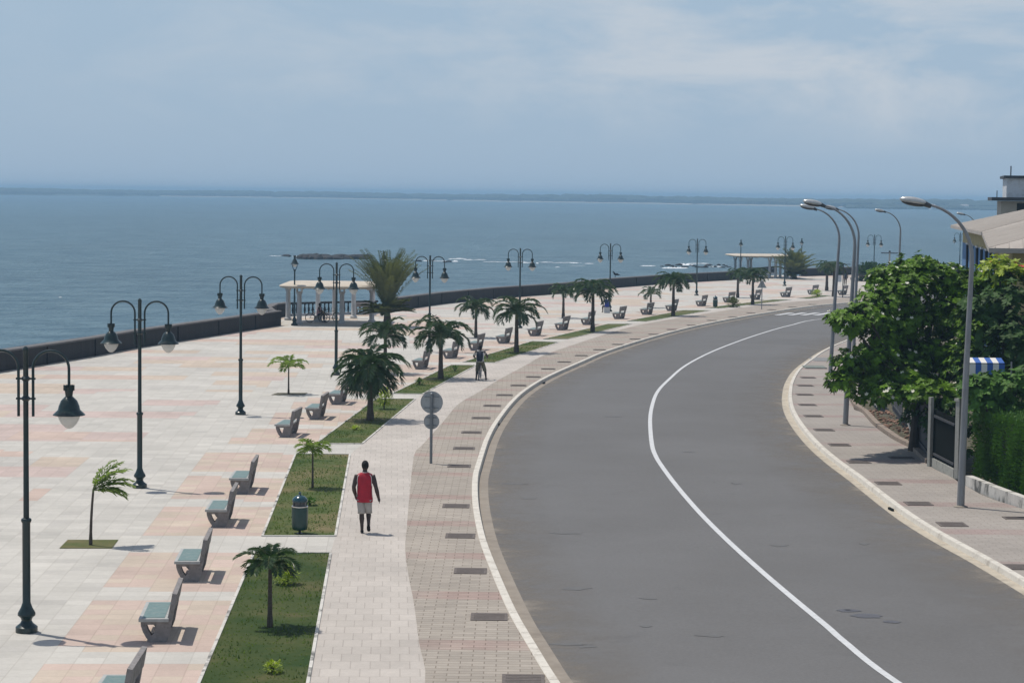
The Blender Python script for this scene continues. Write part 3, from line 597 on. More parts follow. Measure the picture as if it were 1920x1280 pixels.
balustrade(bulge2[1], bulge2[2], 'stone balustrade behind the second, more distant gazebo')

def gazebo(cx, cy, rot, rx, ry, cols_, label):
    root = empty('gazebo', (cx, cy, gz(cy)), rot, label, 'gazebo', 'open promenade gazebos')
    for (x, y_) in cols_:
        mb = MB(); mb.lathe([(.26, 0), (.26, .12), (.2, .16), (.175, .2), (.165, 1.2), (.15, 2.0), (.18, 2.04), (.22, 2.1), (.22, 2.2)], 14, (x, y_, 0)); c_ = mb.build('column', M['column'], root, True)
        for k in (-.16, .16): mb = MB(); mb.box((x + k, y_, 2.34), (.09, .5, .28)); mb.build('bracket', M['col_white'], c_)
    mb = MB(); n = 40; P_ = []
    for k in range(n):
        a = 2 * math.pi * k / n; ex = 2 / 9; c_, s_ = math.cos(a), math.sin(a)
        P_.append((rx * math.copysign(abs(c_) ** ex, c_), ry * math.copysign(abs(s_) ** ex, s_)))
    ring = lambda f, z: [(p[0] * f, p[1] * f, z) for p in P_]
    def rings(rs):
        vs = sum(rs, []); k_ = len(rs); return vs, [(i * n + j, i * n + (j + 1) % n, (i + 1) * n + (j + 1) % n, (i + 1) * n + j) for i in range(k_ - 1) for j in range(n)] + [tuple(range((k_ - 1) * n, k_ * n)), tuple(reversed(range(n)))]
    vs_, fs_ = rings([ring(.93, 2.5), ring(.965, 2.52), ring(1.0, 2.6), ring(1.0, 2.66), ring(.96, 2.72), ring(.8, 2.76)])
    mb.add(vs_, fs_); mb.build('roof_slab', M['stone_cream'], root, True)
    for k in range(7): mb = MB(); mb.box((-rx * .8 + k * rx * 1.6 / 6, 0, 2.45), (.12, ry * 1.5, .1)); mb.build('roof_beam', M['col_white'], root)
    return root
gpx = [(540, 600), (561, 607), (596, 595), (627, 598), (641, 607), (663, 597), (697, 604), (699, 592)]
cx_, cy_ = -12.35, 145.6
gcols = [(G(x, y_).x - cx_, G(x, y_).y - cy_) for x, y_ in gpx]
gazebo(cx_, cy_, 0, 3.3, 3.9, gcols, 'open gazebo with grey columns and cream slab roof, partly behind the bushy palm')
q = G(733, 583); mb = MB(); mb.box((0, 0, .55), (.42, .42, 1.1)); mb.box((0, 0, 1.13), (.5, .5, .08)); o = mb.build('stone_pier', M['col_white']); o.location = q; tag(o, 'pale stone pier where the sea wall starts right of the bushy palm', 'pier')
c2 = G(1428, 520); 
gc2 = [(-3.2, -3), (-2.9, 1.5), (-1.9, -1.2), (-.6, 3.2), (.4, -2.8), (1.0, -3.4), (1.6, -3.2), (2.2, -3.3), (2.9, -1.5), (3.1, -3.1)]
gazebo(c2.x, c2.y + .5, .1, 3.9, 3.9, gc2, 'distant open gazebo with flat white roof, left of the far bushy palm')

# ------------------------------------------------------------------ lamps
def make_lamp():
    root = empty('lamp_post', (0, 0, 0)); g = M['green_iron']
    mb = MB(); mb.lathe([(.205, 0), (.205, .1), (.17, .13), (.12, .17), (.095, .22), (.11, .27), (.165, .32), (.165, .36), (.11, .46), (.075, .56), (.075, 2.05), (.09, 2.07), (.1, 2.1), (.09, 2.13), (.05, 2.15)], 16); mb.build('base', g, root, True)
    mb = MB(); mb.lathe([(.055, 2.13), (.05, 3.6), (.05, 5.25), (.06, 5.27), (.055, 5.3), (.02, 5.34)], 12); mb.build('pole', g, root, True)
    for z in (4.37, 4.74):
        mb = MB(); mb.box((0, 0, z), (.36, .04, .035)); mb.lathe([(.05, z - .05), (.1, z), (.05, z + .05)], 8); mb.build('clamp', g, root)
    for s in (-1, 1):
        mb = MB(); pts = [(s * .135, 0, 4.04), (s * .135, 0, 4.93)] + [(s * (.4675 - .3325 * math.cos(a)), 0, 4.93 + .33 * math.sin(a)) for a in [math.pi * k / 14 for k in range(1, 14)]] + [(s * .8, 0, 4.93), (s * .8, 0, 4.5)]
        mb.tube(pts, .027, 8, ref=(0, 1, 0)); mb.build('arm', g, root, True)
        mb = MB(); mb.lathe([(.1, 4.6), (.075, 4.5), (.065, 4.42), (.09, 4.4), (.15, 4.34), (.19, 4.24), (.205, 4.17), (.3, 4.08), (.295, 4.07), (.2, 4.12)], 20, (s * .8, 0, 0), caps=False)
        for k in range(6):
            a = k * math.pi / 3; mb.box((s * .8 + math.cos(a) * .085, math.sin(a) * .085, 4.58), (.03, .05, .1), a)
        sh = mb.build('lamp_shade', g, root, True)
        mb = MB(); mb.lathe([(.2, 4.1), (.205, 4.06), (.19, 4.0), (.14, 3.91), (.07, 3.84), (.02, 3.82)], 18, (s * .8, 0, 0)); mb.build('globe', M['globe'], sh, True)
    return root
lamp_pos = [G(50, 1184), G(262, 914), G(451, 777), G(630, 703), G(805, 659), G(974, 615), G(1143, 584), G(1306, 554), G(1471, 536), G(1638, 523), G(1799, 508)]
lamp_lab = ['tall green double lamp post nearest the camera, cut by the left edge', 'green double lamp post behind the leaning sapling palm at left', 'green double lamp post level with the sapling in the middle of the left plaza',
            'green double lamp post rising in front of the first gazebo', 'green double lamp post just right of the bushy palm by the gazebo', 'green double lamp post standing behind the palm where the bend begins',
            'green double lamp post by the bird on the sea wall', 'small distant double lamp post left of the second gazebo', 'small distant double lamp post in front of the second gazebo roof', 'tiny double lamp post above the far dark bush, right of the street light poles', 'tiny farthest double lamp post against the water left of the blue wall']
lamp0 = make_lamp()
for i, p in enumerate(lamp_pos):
    o = lamp0 if i == 0 else copy_tree(lamp0); o.location = p; tag(o, lamp_lab[i], 'street lamp', 'double-armed promenade lamp posts')
    o.rotation_euler = (0, 0, [0, .02, -.02, .03, 0, -.03, .02, 0, .04, 0, 0][i])
def make_lantern():
    root = empty('lantern_post', (0, 0, 0)); g = M['green_iron']
    mb = MB(); mb.lathe([(.23, 0), (.23, .1), (.13, .18), (.12, .26), (.18, .34), (.12, .46), (.07, .56), (.065, 1.9), (.05, 2.0), (.05, 3.75)], 12); mb.build('pole', g, root, True)
    mb = MB()
    for s in (-1, 1): mb.tube([(0, 0, 3.55), (s * .07, 0, 3.7), (s * .16, 0, 3.95), (s * .17, 0, 4.15)], .022, 6, ref=(0, 1, 0))
    mb.build('bracket', g, root, True)
    mb = MB(); mb.lathe([(.3, 4.08), (.2, 4.2), (.14, 4.36), (.08, 4.42), (.06, 4.52), (.1, 4.62), (.1, 4.66)], 14, (0, 0, 0)); sh = mb.build('lamp_shade', g, root, True)
    mb = MB(); mb.lathe([(.03, 3.88), (.12, 3.95), (.18, 4.06)], 12); mb.build('globe', M['globe'], sh, True)
    return root
lt0 = make_lantern()
for i, (p, lab) in enumerate([(G(552, 610), 'green lantern post at the left corner of the first gazebo'), (G(1388, 526), 'thin green lantern post at the left corner of the second gazebo'), (G(1502, 518), 'thin green lantern post rising behind the far bushy palm'), (G(719, 590), 'green lantern post almost hidden by the bushy palm beside the first gazebo')]):
    o = lt0 if i == 0 else copy_tree(lt0); o.location = p; o.rotation_euler = (0, 0, .3 + i); tag(o, lab, 'street lamp', 'single lantern posts beside the gazebos')

def make_streetlight():
    root = empty('street_light', (0, 0, 0)); H = 8.35
    pts = [(0, 0, 0), (.05, 0, 3.5), (.13, 0, 6.7)]; rd = [.105, .085, .062]
    for k in range(1, 13):
        a = R(86) * k / 12; pts.append((.13 - 1.45 * (1 - math.cos(a)) * 1.0, 0, 6.75 + 1.42 * math.sin(a) * 1.05)); rd.append(.058 - .0022 * k)
    mb = MB(); mb.tube(pts, rd, 10, ref=(0, 1, 0)); mb.build('pole', M['galv'], root, True)
    mb = MB(); mb.lathe([(.2, 0), (.2, .02), (.12, .05)], 12); mb.build('base_plate', M['gutter'], root, True)
    e = Vector(pts[-1]); q = Matrix.Rotation(R(9), 3, 'Y')
    mb = MB(); mb.ell(e + Vector((-.28, 0, .08)), (.38, .15, .11), 16, 10, q=q); lu = mb.build('luminaire', M['lum_top'], root, True)
    mb = MB(); mb.ell(e + Vector((-.27, 0, .02)), (.34, .13, .08), 14, 8, q=q); mb.build('lens', M['lum_dark'], lu, True)
    mb = MB(); mb.tube([e + Vector((.2, 0, -.06)), e + Vector((-.02, 0, .03))], [.06, .085], 8, ref=(0, 1, 0)); mb.build('collar', M['lum_dark'], root, True)
    return root
sl0 = make_streetlight()
sl = [(G(1801, 950), 0, 0, 1, 'grey street light nearest the camera, beside the hedge'), (G(1585, 797), 0, .6, 1, 'leaning grey street light on the right pavement before the big tree'), (G(1556, 710), 0, 1.5, .985, 'thin leaning grey street light by the tree\'s left edge, near the green-tinted cover'),
      (G(1600, 669), 0, .1, .99, 'thin grey street light rising just right of the leaning pair'), (G(1682, 603), .1, -.3, .98, 'distant grey street light standing alone above the big tree'), (G(1825, 560), 0, 0, .96, 'farthest small street light, its head above the tiled roof edge')]
for i, (p, rz, lean, sc_, lab) in enumerate(sl):
    o = sl0 if i == 0 else copy_tree(sl0); o.location = p; o.rotation_euler = (0, R(lean), rz); o.scale = (sc_,) * 3; tag(o, lab, 'street light', 'curved grey street lights along the road')

# ------------------------------------------------------------------ benches
def make_bench():
    root = empty('bench', (0, 0, 0)); cm = M['bench_conc']
    outer = [(-.25, .40), (-.245, .31), (-.21, .2), (-.15, .09), (-.07, 0), (.22, 0), (.27, .13), (.3, .3), (.33, .45), (.4, .88), (.33, .89), (.25, .5), (.22, .40)]
    hole = [(-.15, .33), (-.11, .22), (-.055, .13), (-.005, .17), (.03, .33)]
    for s in (-1, 1):
        mb = MB(); mb.plate(outer, (1, 0, 0), (0, 0, 1), (0, s * .66, 0), .17, [hole]); mb.build('leg', cm, root)
    mb = MB(); mb.box((-.01, 0, .425), (.54, 1.66, .055)); mb.box((-.01, 0, .39), (.46, 1.5, .02)); st = mb.build('seat', M['bench_pale'], root)
    mb = MB(); mb.box((-.015, 0, .456), (.4, 1.46, .01)); mb.build('seat_inlay', M['terrazzo'], st)
    mb = MB(); mb.box((.345, 0, .755), (.085, 1.66, .32), ry=R(10)); mb.build('backrest', cm, root)
    mb = MB(); mb.tube([(.12, -.66, .1), (.12, .66, .1)], .045, 6); mb.build('stretcher', cm, root)
    return root
near = [(202, 1359), (288, 1202), (352, 1089), (407, 987), (450, 925), (531, 819), (586, 786), (627, 758), (688, 729), (783, 692), (839, 672), (886, 657), (938, 644), (997, 630), (1048, 619), (1096, 609), (1155, 598), (1207, 590), (1254, 583), (1310, 574), (1361, 567), (1411, 562), (1468, 557), (1519, 552), (1575, 553), (1625, 546)]
hints = [h_ for h_ in ['cut off by the bottom edge of the photo', 'in the shadow foot of the nearest lamp', 'below the sapling in its square bed', 'just behind the bench with the strut shadow', 'at the near end of the crossing strip', 'first beyond the crossing strip', 'left of the big palm', 'touching the big palm crown', 'hidden behind the big palm trunk', 'under the drooping palm left of its trunk', 'seen through the palm behind its trunk',
         'just behind the cyclist', 'between the cyclist and the bend palm', 'under the right fronds of the bend palm', 'past the lamp with the bend palm', 'left of the palm in the fifth strip', 'beside the blue-clothed figure', 'under the small pale palm', 'behind the thin palm trunk', 'left of the far bin', 'just right of the far bin', 'behind the palm by the triangular sign', 'in front of the lamp by the second gazebo', 'beside the yellow tuft far off', 'behind the notice board', 'at the left edge of the big tree']]
gp = [G(x, y_) for x, y_ in near]
bench0 = make_bench()
for i, p in enumerate(gp):
    if i < 5: d = Vector((-sa, ca, 0))
    else:
        a_, b_ = gp[max(i - 1, 5)], gp[min(i + 1, len(gp) - 1)]; d = (b_ - a_); d.z = 0; d.normalize()
        if i >= 21: d = Vector((.42, .9, 0)).normalized()
    ang = math.atan2(-d.x, d.y); c_ = p + d * .68
    o = bench0 if i == 0 else copy_tree(bench0); o.location = (c_.x, c_.y, gz(c_.y)); o.rotation_euler = (0, 0, ang + rnd.uniform(-.03, .03))
    tag(o, 'concrete bench, ' + ORD[i] + ' in the row, ' + hints[i], 'bench', 'concrete benches in the row beside the grass strips')
o = copy_tree(bench0); q = G(683, 590); o.location = (q.x, q.y, gz(q.y)); o.rotation_euler = (0, 0, R(-95)); o.scale = (1, .9, 1); tag(o, 'grey bench inside the first gazebo against the balustrade', 'bench', 'benches inside and beyond the gazebos')
o = copy_tree(bench0); q = G(1606, 527); o.location = (q.x, q.y, gz(q.y)); o.rotation_euler = (0, 0, R(-60)); tag(o, 'tiny far bench near the sea wall, right of the pole cluster', 'bench', 'benches inside and beyond the gazebos')

# ------------------------------------------------------------------ litter bins, signs, covers
def make_bin():
    root = empty('litter_bin', (0, 0, 0))
    mb = MB(); mb.lathe([(.03, 0), (.03, .12)], 8); mb.box((0, 0, .01), (.14, .14, .02)); mb.build('foot', M['metal_dark'], root)
    mb = MB(); mb.lathe([(.16, .1), (.185, .13), (.195, .2), (.2, .62), (.2, .66), (.185, .665)], 20); mb.build('body', M['bin_green'], root, True)
    mb = MB(); mb.lathe([(.2, .66), (.203, .665), (.203, .685), (.19, .69)], 20); mb.build('rim', M['chrome'], root, True)
    mb = MB()
    for k in range(4):
        a = k * math.pi / 2 + .4; mb.box((.16 * math.cos(a), .16 * math.sin(a), .74), (.03, .05, .12), a)
    mb.lathe([(.15, .69), (.15, .8)], 12)
    mb.build('neck', M['lum_dark'], root)
    mb = MB(); mb.lathe([(.185, .79), (.19, .82), (.175, .87), (.12, .92), (.05, .945), (.03, .96), (.035, 1.0), (.015, 1.03)], 20); mb.build('lid', M['bin_lid'], root, True)
    return root
bin0 = make_bin(); bin0.location = G(562, 1000); tag(bin0, 'dark green litter bin with domed lid on the near grass strip', 'litter bin', 'promenade litter bins')
o = copy_tree(bin0); o.location = G(1341, 577); tag(o, 'small distant green litter bin on the far grass strip', 'litter bin', 'promenade litter bins')

p = G(808, 869); root = empty('road_sign', p, R(-4), 'back of a grey road sign with a large and a small disc on one post', 'road sign')
mb = MB(); mb.lathe([(.045, 0), (.045, 2.2), (.02, 2.22)], 12); mb.build('post', M['sign_post'], root, True)
for z, r_ in ((1.92, .35), (1.32, .245)):
    mb = MB(); mb.xf = Matrix.Translation((0, .06, z)) @ Matrix.Rotation(R(90), 4, 'X'); mb.lathe([(r_ - .012, -.012), (r_, -.012), (r_, .014), (r_ - .012, .014), (r_ - .014, .002), (.01, .002)], 36); dsc = mb.build('sign_disc', M['sign_back'], root, True)
    mb = MB()
    for dz in (-.5 * r_, .5 * r_): mb.box((0, .045, z + dz), (r_ * 1.3, .02, .03)); mb.box((0, -.005, z + dz), (.12, .11, .035))
    mb.build('bracket', M['sign_post'], dsc)
p = G(1428, 580); root = empty('road_sign', p, R(8), 'back of a small distant triangular sign on a thin post', 'road sign')
mb = MB(); mb.lathe([(.04, 0), (.04, 2.25)], 8); mb.build('post', M['galv'], root, True)
mb = MB(); mb.plate([(-.4, 0), (.4, 0), (0, .69)], (1, 0, 0), (0, 0, 1), (0, .05, 1.75), .02); mb.build('sign_panel', M['sign_back'], root)
p = G(1580, 558); root = empty('notice_board', p, 0, 'white notice board on a dark post with a short crossbar, far off', 'sign')
mb = MB(); mb.lathe([(.05, 0), (.05, 3.2)], 8); mb.box((.32, 0, 3.12), (.7, .05, .06)); mb.build('post', M['metal_dark'], root, True)
mb = MB(); mb.box((-.35, .04, 1.78), (.42, .04, .64)); mb.build('sign_panel', M['white_wall'], root)
p = G(1667, 520); root = empty('utility_pole', p, 0, 'pale pole with a dark T-shaped crossbar beyond the tree top', 'pole')
mb = MB(); mb.lathe([(.13, 0), (.09, 3.1)], 8); mb.build('post', M['post_conc'], root, True)
mb = MB(); mb.box((0, 0, 3.0), (2.1, .1, .12)); mb.box((0, 0, 3.15), (.22, .1, .3)); mb.build('crossbar', M['metal_dark'], root)

coversL = [(981, 1274), (917, 1157), (882, 1071), (863, 1005), (855, 949), (861, 874), (870, 841), (884, 811), (902, 784), (923, 761), (946, 741), (972, 723), (1000, 707), (1028, 692), (1058, 679), (1090, 667), (1124, 656), (1159, 646), (1191, 636), (1226, 627), (1260, 618), (1297, 610), (1335, 601), (1374, 594), (1408, 587), (1447, 581), (1486, 576), (1523, 571)]
coversR = [(1985, 1120), (1915, 1063), (1785, 983), (1722, 944), (1665, 906), (1610, 866), (1574, 834), (1545, 806), (1525, 780), (1514, 759), (1509, 740), (1510, 723), (1515, 708)]
first = None
def cover(p, sx, sy, lab, grp, dz, m='cover'):
    global first
    if first is None:
        mb = MB(); mb.box((0, 0, 0), (.72, .72, .03)); 
        for k in range(5): mb.box((0, -.24 + k * .12, .017), (.6, .03, .006))
        first = mb.build('drain_cover', M['cover']); o = first
    else: o = first.copy(); scene.collection.objects.link(o)
    o.location = (p.x, p.y, gz(p.y, dz)); o.scale = (sx, sy, 1); o.rotation_euler = (-math.atan(K), 0, 0); tag(o, lab, 'drain cover', grp); return o
for i, (x, y_) in enumerate(coversL): cover(G(x, y_), 1, 1, 'dark rectangular cover set in the left block pavement, ' + ORD[i] + ' of that row', 'dark covers along the left kerb pavement', .009)
for i, (x, y_) in enumerate(coversR): cover(G(x, y_), 1, 1, 'dark rectangular cover set in the right pavement near the kerb, ' + ORD[i] + ' of that row', 'dark covers along the right kerb pavement', .002)
cover(G(1907, 971), 1, .6, 'lone dark cover at the right edge beyond the nearest street light', 'dark covers beside the low white wall', .002)
cover(G(1690, 858), 1.1, .8, 'dark cover lying in the tree shadow on the right pavement', 'dark covers beside the low white wall', .002)
first = None; mb = MB(); q = G(1527, 689); mb.box((0, 0, 0), (1.1, 1.5, .06)); o = mb.build('drain_cover', mat('greenish', (0.16, 0.18, 0.16), .8, .2, 4)); o.location = (q.x, q.y, gz(q.y, .02)); tag(o, 'wide greenish raised cover on the right pavement, beyond the dark ones', 'drain cover')
mb = MB(); q = G(1541, 674); mb.box((0, 0, 0), (1.15, 2.4, .03)); o = mb.build('drain_cover', mat('greyish', (0.2, 0.2, 0.2), .8, .2, 4)); o.location = (q.x, q.y, gz(q.y, .005)); tag(o, 'wide grey flush slab just beyond the greenish cover', 'drain cover')
# storm drain mouths in the kerbs
for x, y_, lab, s_ in [(933, 795, 'dark drain mouth in the left kerb at the start of the bend', -1), (1019, 717, 'dark drain mouth in the left kerb near the cyclist', -1), (1672, 953, 'dark drain mouth in the right kerb near the nearest street light', 1)]:
    p = G(x, y_, -.06); mb = MB(); mb.box((0, 0, 0), (.06, .42, .07), 0); o = mb.build('drain_mouth', M['dark_open']); o.location = p + Vector((-.02 if s_ > 0 else .02, 0, -.02)); o.rotation_euler = (0, 0, {933: -.12, 1019: -.2, 1672: .09}[x]); tag(o, lab, 'drain')

# ------------------------------------------------------------------ palms and plants
def leaf_strip(mb, p0, d, L, w, up, droop, mi=0):
    side = d.cross(up)
    if side.length < 1e-3: side = Vector((1, 0, 0))
    side.normalize(); a = p0 + d * L * .5 - Vector((0, 0, droop * L * .15)); e = p0 + d * L - Vector((0, 0, droop * L * .55))
    mb.add([p0, a + side * w, e, a - side * w], [(0, 1, 2), (0, 2, 3)], mi)
def frond(mb, base, az, el, L, bend, nl=22, ll=.35, lw=.02, rr=None, vee=.5, rach=.012):
    rr = rr or rnd; pts = [Vector(base)]; e = el; st = 10; h = Vector((math.cos(az), math.sin(az), 0)); tw = rr.uniform(-.12, .12)
    for k in range(st):
        e -= bend / st * (0.5 + k / st); az += tw / st; h = Vector((math.cos(az), math.sin(az), 0))
        pts.append(pts[-1] + (h * math.cos(e) + Vector((0, 0, math.sin(e)))) * (L / st))
    mb.tube(pts, [rach * (1 - .08 * k) for k in range(st + 1)], 4, mi=1, ref=(0, 0, 1) if abs(el) < 1.2 else None)
    for k in range(nl):
        s = .14 + .86 * k / (nl - 1); f = s * st; i = min(int(f), st - 1); p = pts[i].lerp(pts[i + 1], f - i); tg = (pts[i + 1] - pts[i]).normalized()
        sd_ = tg.cross(Vector((0, 0, 1)))
        if sd_.length < .05: sd_ = Vector((-h.y, h.x, 0))
        sd_.normalize(); up = sd_.cross(tg); l_ = ll * (math.sin(math.pi * (.12 + .80 * s)) ** .7) * rr.uniform(.85, 1.12)
        for sg in (-1, 1):
            d = (sd_ * sg * .8 + tg * (.45 + .35 * s) + up * rr.uniform(vee - .25, vee + .1)).normalized(); leaf_strip(mb, p, d, l_, lw, up, rr.uniform(.5, 1.1))
def palm(px, py, th, R_, nf, lab, group='palms along the grass strips', leafm='palm_leaf', el=(1.35, -.1), bend=1.9, lean=(0, 0), ll=.36, nl=22, tr=.075, seed=1, spear=0.0, sides=None, base_at=None, lw=.021, crown=.35, name='palm_tree', vee=.5):
    rr = random.Random(seed); p = base_at or G(px, py); root = empty(name, p, 0, lab, 'palm tree', group)
    mb = MB(); pts = []; rad = []
    for k in range(9):
        s = k / 8; pts.append((lean[0] * s * s, lean[1] * s * s, th * s)); rad.append(tr * (1.45 - .6 * s if s < .15 else 1.36 - .5 * s ** .6))
    for k in range(0, 9): rad[k] *= 1 + .06 * (k % 2)
    mb.tube(pts, rad, 9, ref=(1, 0, 0)); mb.build('trunk', M['trunk'], root, True)
    top = Vector(pts[-1])
    mb = MB(); mb.tube([top, top + Vector((0, 0, crown * .6)), top + Vector((0, 0, crown))], [tr * .9, tr * .75, tr * .3], 8, ref=(1, 0, 0)); mb.build('crownshaft', M['trunk_green'], root, True)
    mb = MB(); g0 = rr.random() * 6.28
    for k in range(nf):
        f = k / max(1, nf - 1); az = g0 + k * 2.39996
        if sides: az = sides[0] + rr.uniform(-1, 1) * sides[1]
        e = el[0] + (el[1] - el[0]) * f ** .8 + rr.uniform(-.1, .1); L = R_ * (.82 + .3 * math.sin(math.pi * min(1, f + .15))) * rr.uniform(.88, 1.1)
        if R_ > 3 and f > .72: e = rr.uniform(.1, .8); L *= rr.uniform(.45, .65)
        frond(mb, top + Vector((0, 0, crown * (.85 - .4 * f))), az, e, L, bend * rr.uniform(.85, 1.15) * (.85 + .2 * (1 - f)), nl, ll, lw, rr, vee)
    if spear: mb.tube([top, top + Vector((0.01, 0, crown + spear))], [.02, .004], 4, mi=1)
    mb.build('fronds', [M[leafm], M['trunk_green']], root, recalc=False)
    return root
def P2(px, py, cy, **k):
    p = G(px, py); return (py - cy) * p.y / F
palm(506, 1176, 1.12, .62, 16, 'young dark palm nearest the camera, on the lowest grass strip', ll=.24, tr=.04, seed=3, spear=.3, lw=.016, crown=.16, bend=1.7, nl=24, el=(1.3, .3))
palm(586, 915, .98, .52, 14, 'small bright palm in the grass strip just above the litter bin', leafm='palm_young', ll=.26, tr=.026, seed=5, lw=.015, crown=.16, bend=1.5, nl=18, spear=.1, el=(1.3, .3))
palm(170, 1022, 1.25, .92, 9, 'thin sapling palm leaning right in a small square bed', group='thin sapling palms on the plaza', leafm='palm_young', ll=.3, tr=.03, seed=11, lw=.026, crown=.1, sides=(.05, .6), el=(1.25, .2), bend=.9, lean=(.06, 0), vee=.5)
palm(541, 739, 1.1, .85, 11, 'thin sapling palm in the middle of the plaza right of the third lamp', group='thin sapling palms on the plaza', leafm='palm_young', ll=.34, tr=.032, seed=13, lw=.02, crown=.12, el=(1.2, .4), bend=1.5)
palm(694, 788, 1.6, 1.4, 34, 'biggest dark drooping palm, left of the round road sign', ll=.48, tr=.1, seed=21, bend=1.9, nl=34, lw=.019, crown=.5, el=(1.5, -.25), vee=.35)
palm(722, 700, 1.45, 1.4, 22, 'dark palm whose top shows above the biggest palm', ll=0.43, tr=.09, seed=23, bend=2.15, nl=33, lw=0.020, crown=.45, el=(1.5, .45))
palm(826, 710, 1.62, 1.72, 24, 'dark drooping palm left of the cyclist', ll=0.43, tr=.1, seed=27, bend=2.25, nl=39, lw=0.020, crown=.45, el=(1.5, .45))
palm(892, 633, 1.5, 1.35, 19, 'palm on the plaza behind the cyclist\'s head', ll=0.43, tr=.085, seed=31, bend=2.05, nl=31, lw=0.022, el=(1.5, .45))
palm(968, 661, 1.85, 1.7, 23, 'dark palm at the start of the bend, in front of a lamp post', ll=0.43, tr=.11, seed=33, bend=2.25, nl=36, lw=0.023, crown=.45, el=(1.5, .45))
palm(1056, 596, 1.65, 1.15, 15, 'slender palm on the plaza left of the arched dark one', ll=0.40, tr=.09, seed=35, bend=2.05, nl=26, lw=0.024, el=(1.5, .45))
palm(1111, 622, 2.25, 1.75, 25, 'dark arched palm just left of the seventh lamp', ll=0.47, tr=.11, seed=37, bend=2.25, nl=33, lw=0.027, crown=.45, el=(1.5, .45))
palm(1220, 577, .9, 1.05, 11, 'small pale palm half hidden behind its dark neighbour', ll=0.41, tr=.08, seed=39, bend=2.05, nl=23, lw=0.027, el=(1.5, .45))
palm(1262, 592, 2.15, 1.75, 24, 'dark spreading palm with a tall spear, left of the lamp by the far bin', ll=0.47, tr=.11, seed=41, bend=2.15, nl=31, lw=0.029, spear=.5, el=(1.5, .45))
palm(1383, 558, 1.85, 1.15, 15, 'small palm touching the left side of the far palm pair', ll=0.43, tr=.11, seed=43, bend=2.05, nl=23, lw=0.031, el=(1.5, .45))
palm(1411, 571, 2.1, 1.55, 22, 'dark palm in front of the second gazebo, beside the triangular sign', ll=0.47, tr=.11, seed=45, bend=2.15, nl=28, lw=0.031, el=(1.5, .45))
palm(1550, 545, 2.1, 1.3, 17, 'far dark palm left of the leaning street lights', ll=0.47, tr=.13, seed=47, bend=2.15, nl=23, lw=0.034, el=(1.5, .45))
palm(1563, 556, 2.4, 1.4, 16, 'far dark palm just behind the leaning street lights', ll=0.47, tr=.13, seed=49, bend=2.35, nl=23, lw=0.034, el=(1.5, .45))
palm(726, 612, .7, 3.95, 90, 'large bushy olive palm with upright fronds beside the first gazebo', group='bushy olive palms by the gazebos', leafm='palm_olive', el=(1.57, .98), bend=.62, ll=.6, nl=44, lw=.024, tr=.26, seed=51, crown=.3, vee=.8)
palm(1490, 523, .25, 3.1, 64, 'bushy olive palm with upright fronds right of the second gazebo', group='bushy olive palms by the gazebos', leafm='palm_olive', el=(1.55, .35), bend=.7, ll=.7, nl=36, lw=.04, tr=.3, seed=53, crown=.4, vee=.8)

def bush(px, py, w, h, n, m, lab, name='shrub', cat='shrub', leaf=(.1, .03), stem=0.0, seed=1, base_at=None, group=None):
    rr = random.Random(seed); p = base_at or G(px, py); root = empty(name, p, 0, lab, cat, group)
    mb = MB()
    for k in range(5 if h > .2 else 3):
        a = rr.random() * 6.28; mb.tube([(0, 0, 0), (math.cos(a) * w * .1, math.sin(a) * w * .1, h * .4), (math.cos(a) * w * .28, math.sin(a) * w * .28, h * .8)], [.018, .012, .006], 5)
    mb.build('stem', M['bark'], root)
    mb = MB()
    for k in range(n):
        v = Vector((rr.gauss(0, 1), rr.gauss(0, 1), rr.gauss(0, 1))).normalized() * rr.random() ** .4; c_ = Vector((v.x * w / 2, v.y * w / 2, stem + (h - stem) * (.5 + .5 * v.z)))
        d = (v + Vector((rr.uniform(-.6, .6), rr.uniform(-.6, .6), rr.uniform(0, .9)))).normalized(); leaf_strip(mb, c_, d, leaf[0] * rr.uniform(.7, 1.3), leaf[1], Vector((0, 0, 1)), rr.uniform(0, .8))
    mb.build('foliage', m, root, recalc=False); return root
bush(537, 1096, .5, .4, 420, M['leaf_lime'], 'bright lime shrub beside the nearest young palm', seed=2, leaf=(.09, .022))
bush(512, 1262, .26, .22, 160, M['leaf_lime'], 'tiny lime shrub at the bottom of the lowest grass strip', seed=3, leaf=(.08, .02))
bush(720, 767, .62, .85, 330, M['leaf_lime'], 'slender yellow-green sapling shrub right of the biggest palm', seed=4, leaf=(.13, .035), stem=.2)
bush(581, 948, .3, .2, 90, M['leaf_hedge'], 'small dull green weed right of the near litter bin', seed=5)
bush(786, 722, .4, .3, 160, M['leaf_hedge'], 'dark tuft in the fourth grass strip', seed=6)
bush(853, 696, .5, .25, 130, M['leaf_hedge'], 'low tuft near the cyclist\'s grass strip', seed=7)
bush(667, 806, .35, .14, 90, M['leaf_lime'], 'low yellowish tuft at the near end of the biggest palm\'s strip', seed=8)
bush(1375, 576, 1.0, .75, 300, M['palm_olive'], 'olive bush on the far strip right of the far bin', seed=9, leaf=(.25, .06))
bush(1532, 556, .9, .6, 200, M['leaf_lime'], 'yellow bush beside a far bench', seed=10, leaf=(.25, .06))
bush(1630, 527, 3.6, 2.1, 1300, M['leaf_dark'], 'dark round bush by the sea wall left of the T-shaped pole', seed=11, leaf=(.4, .12))
# square planting hole round the sapling, soil strip round the other
for (q, name, lab, w_, l_, m_) in [([(111, 1028), (127, 1012), (222, 1012), (210, 1028)], 'grass_bed', '', 0, 0, 'grass'), ([(508, 740.5), (520, 736.5), (577, 736.5), (571, 740.5)], 'soil_bed', '', 0, 0, 'soil')]:
    sheet(name, GL(q), .012, M[m_])

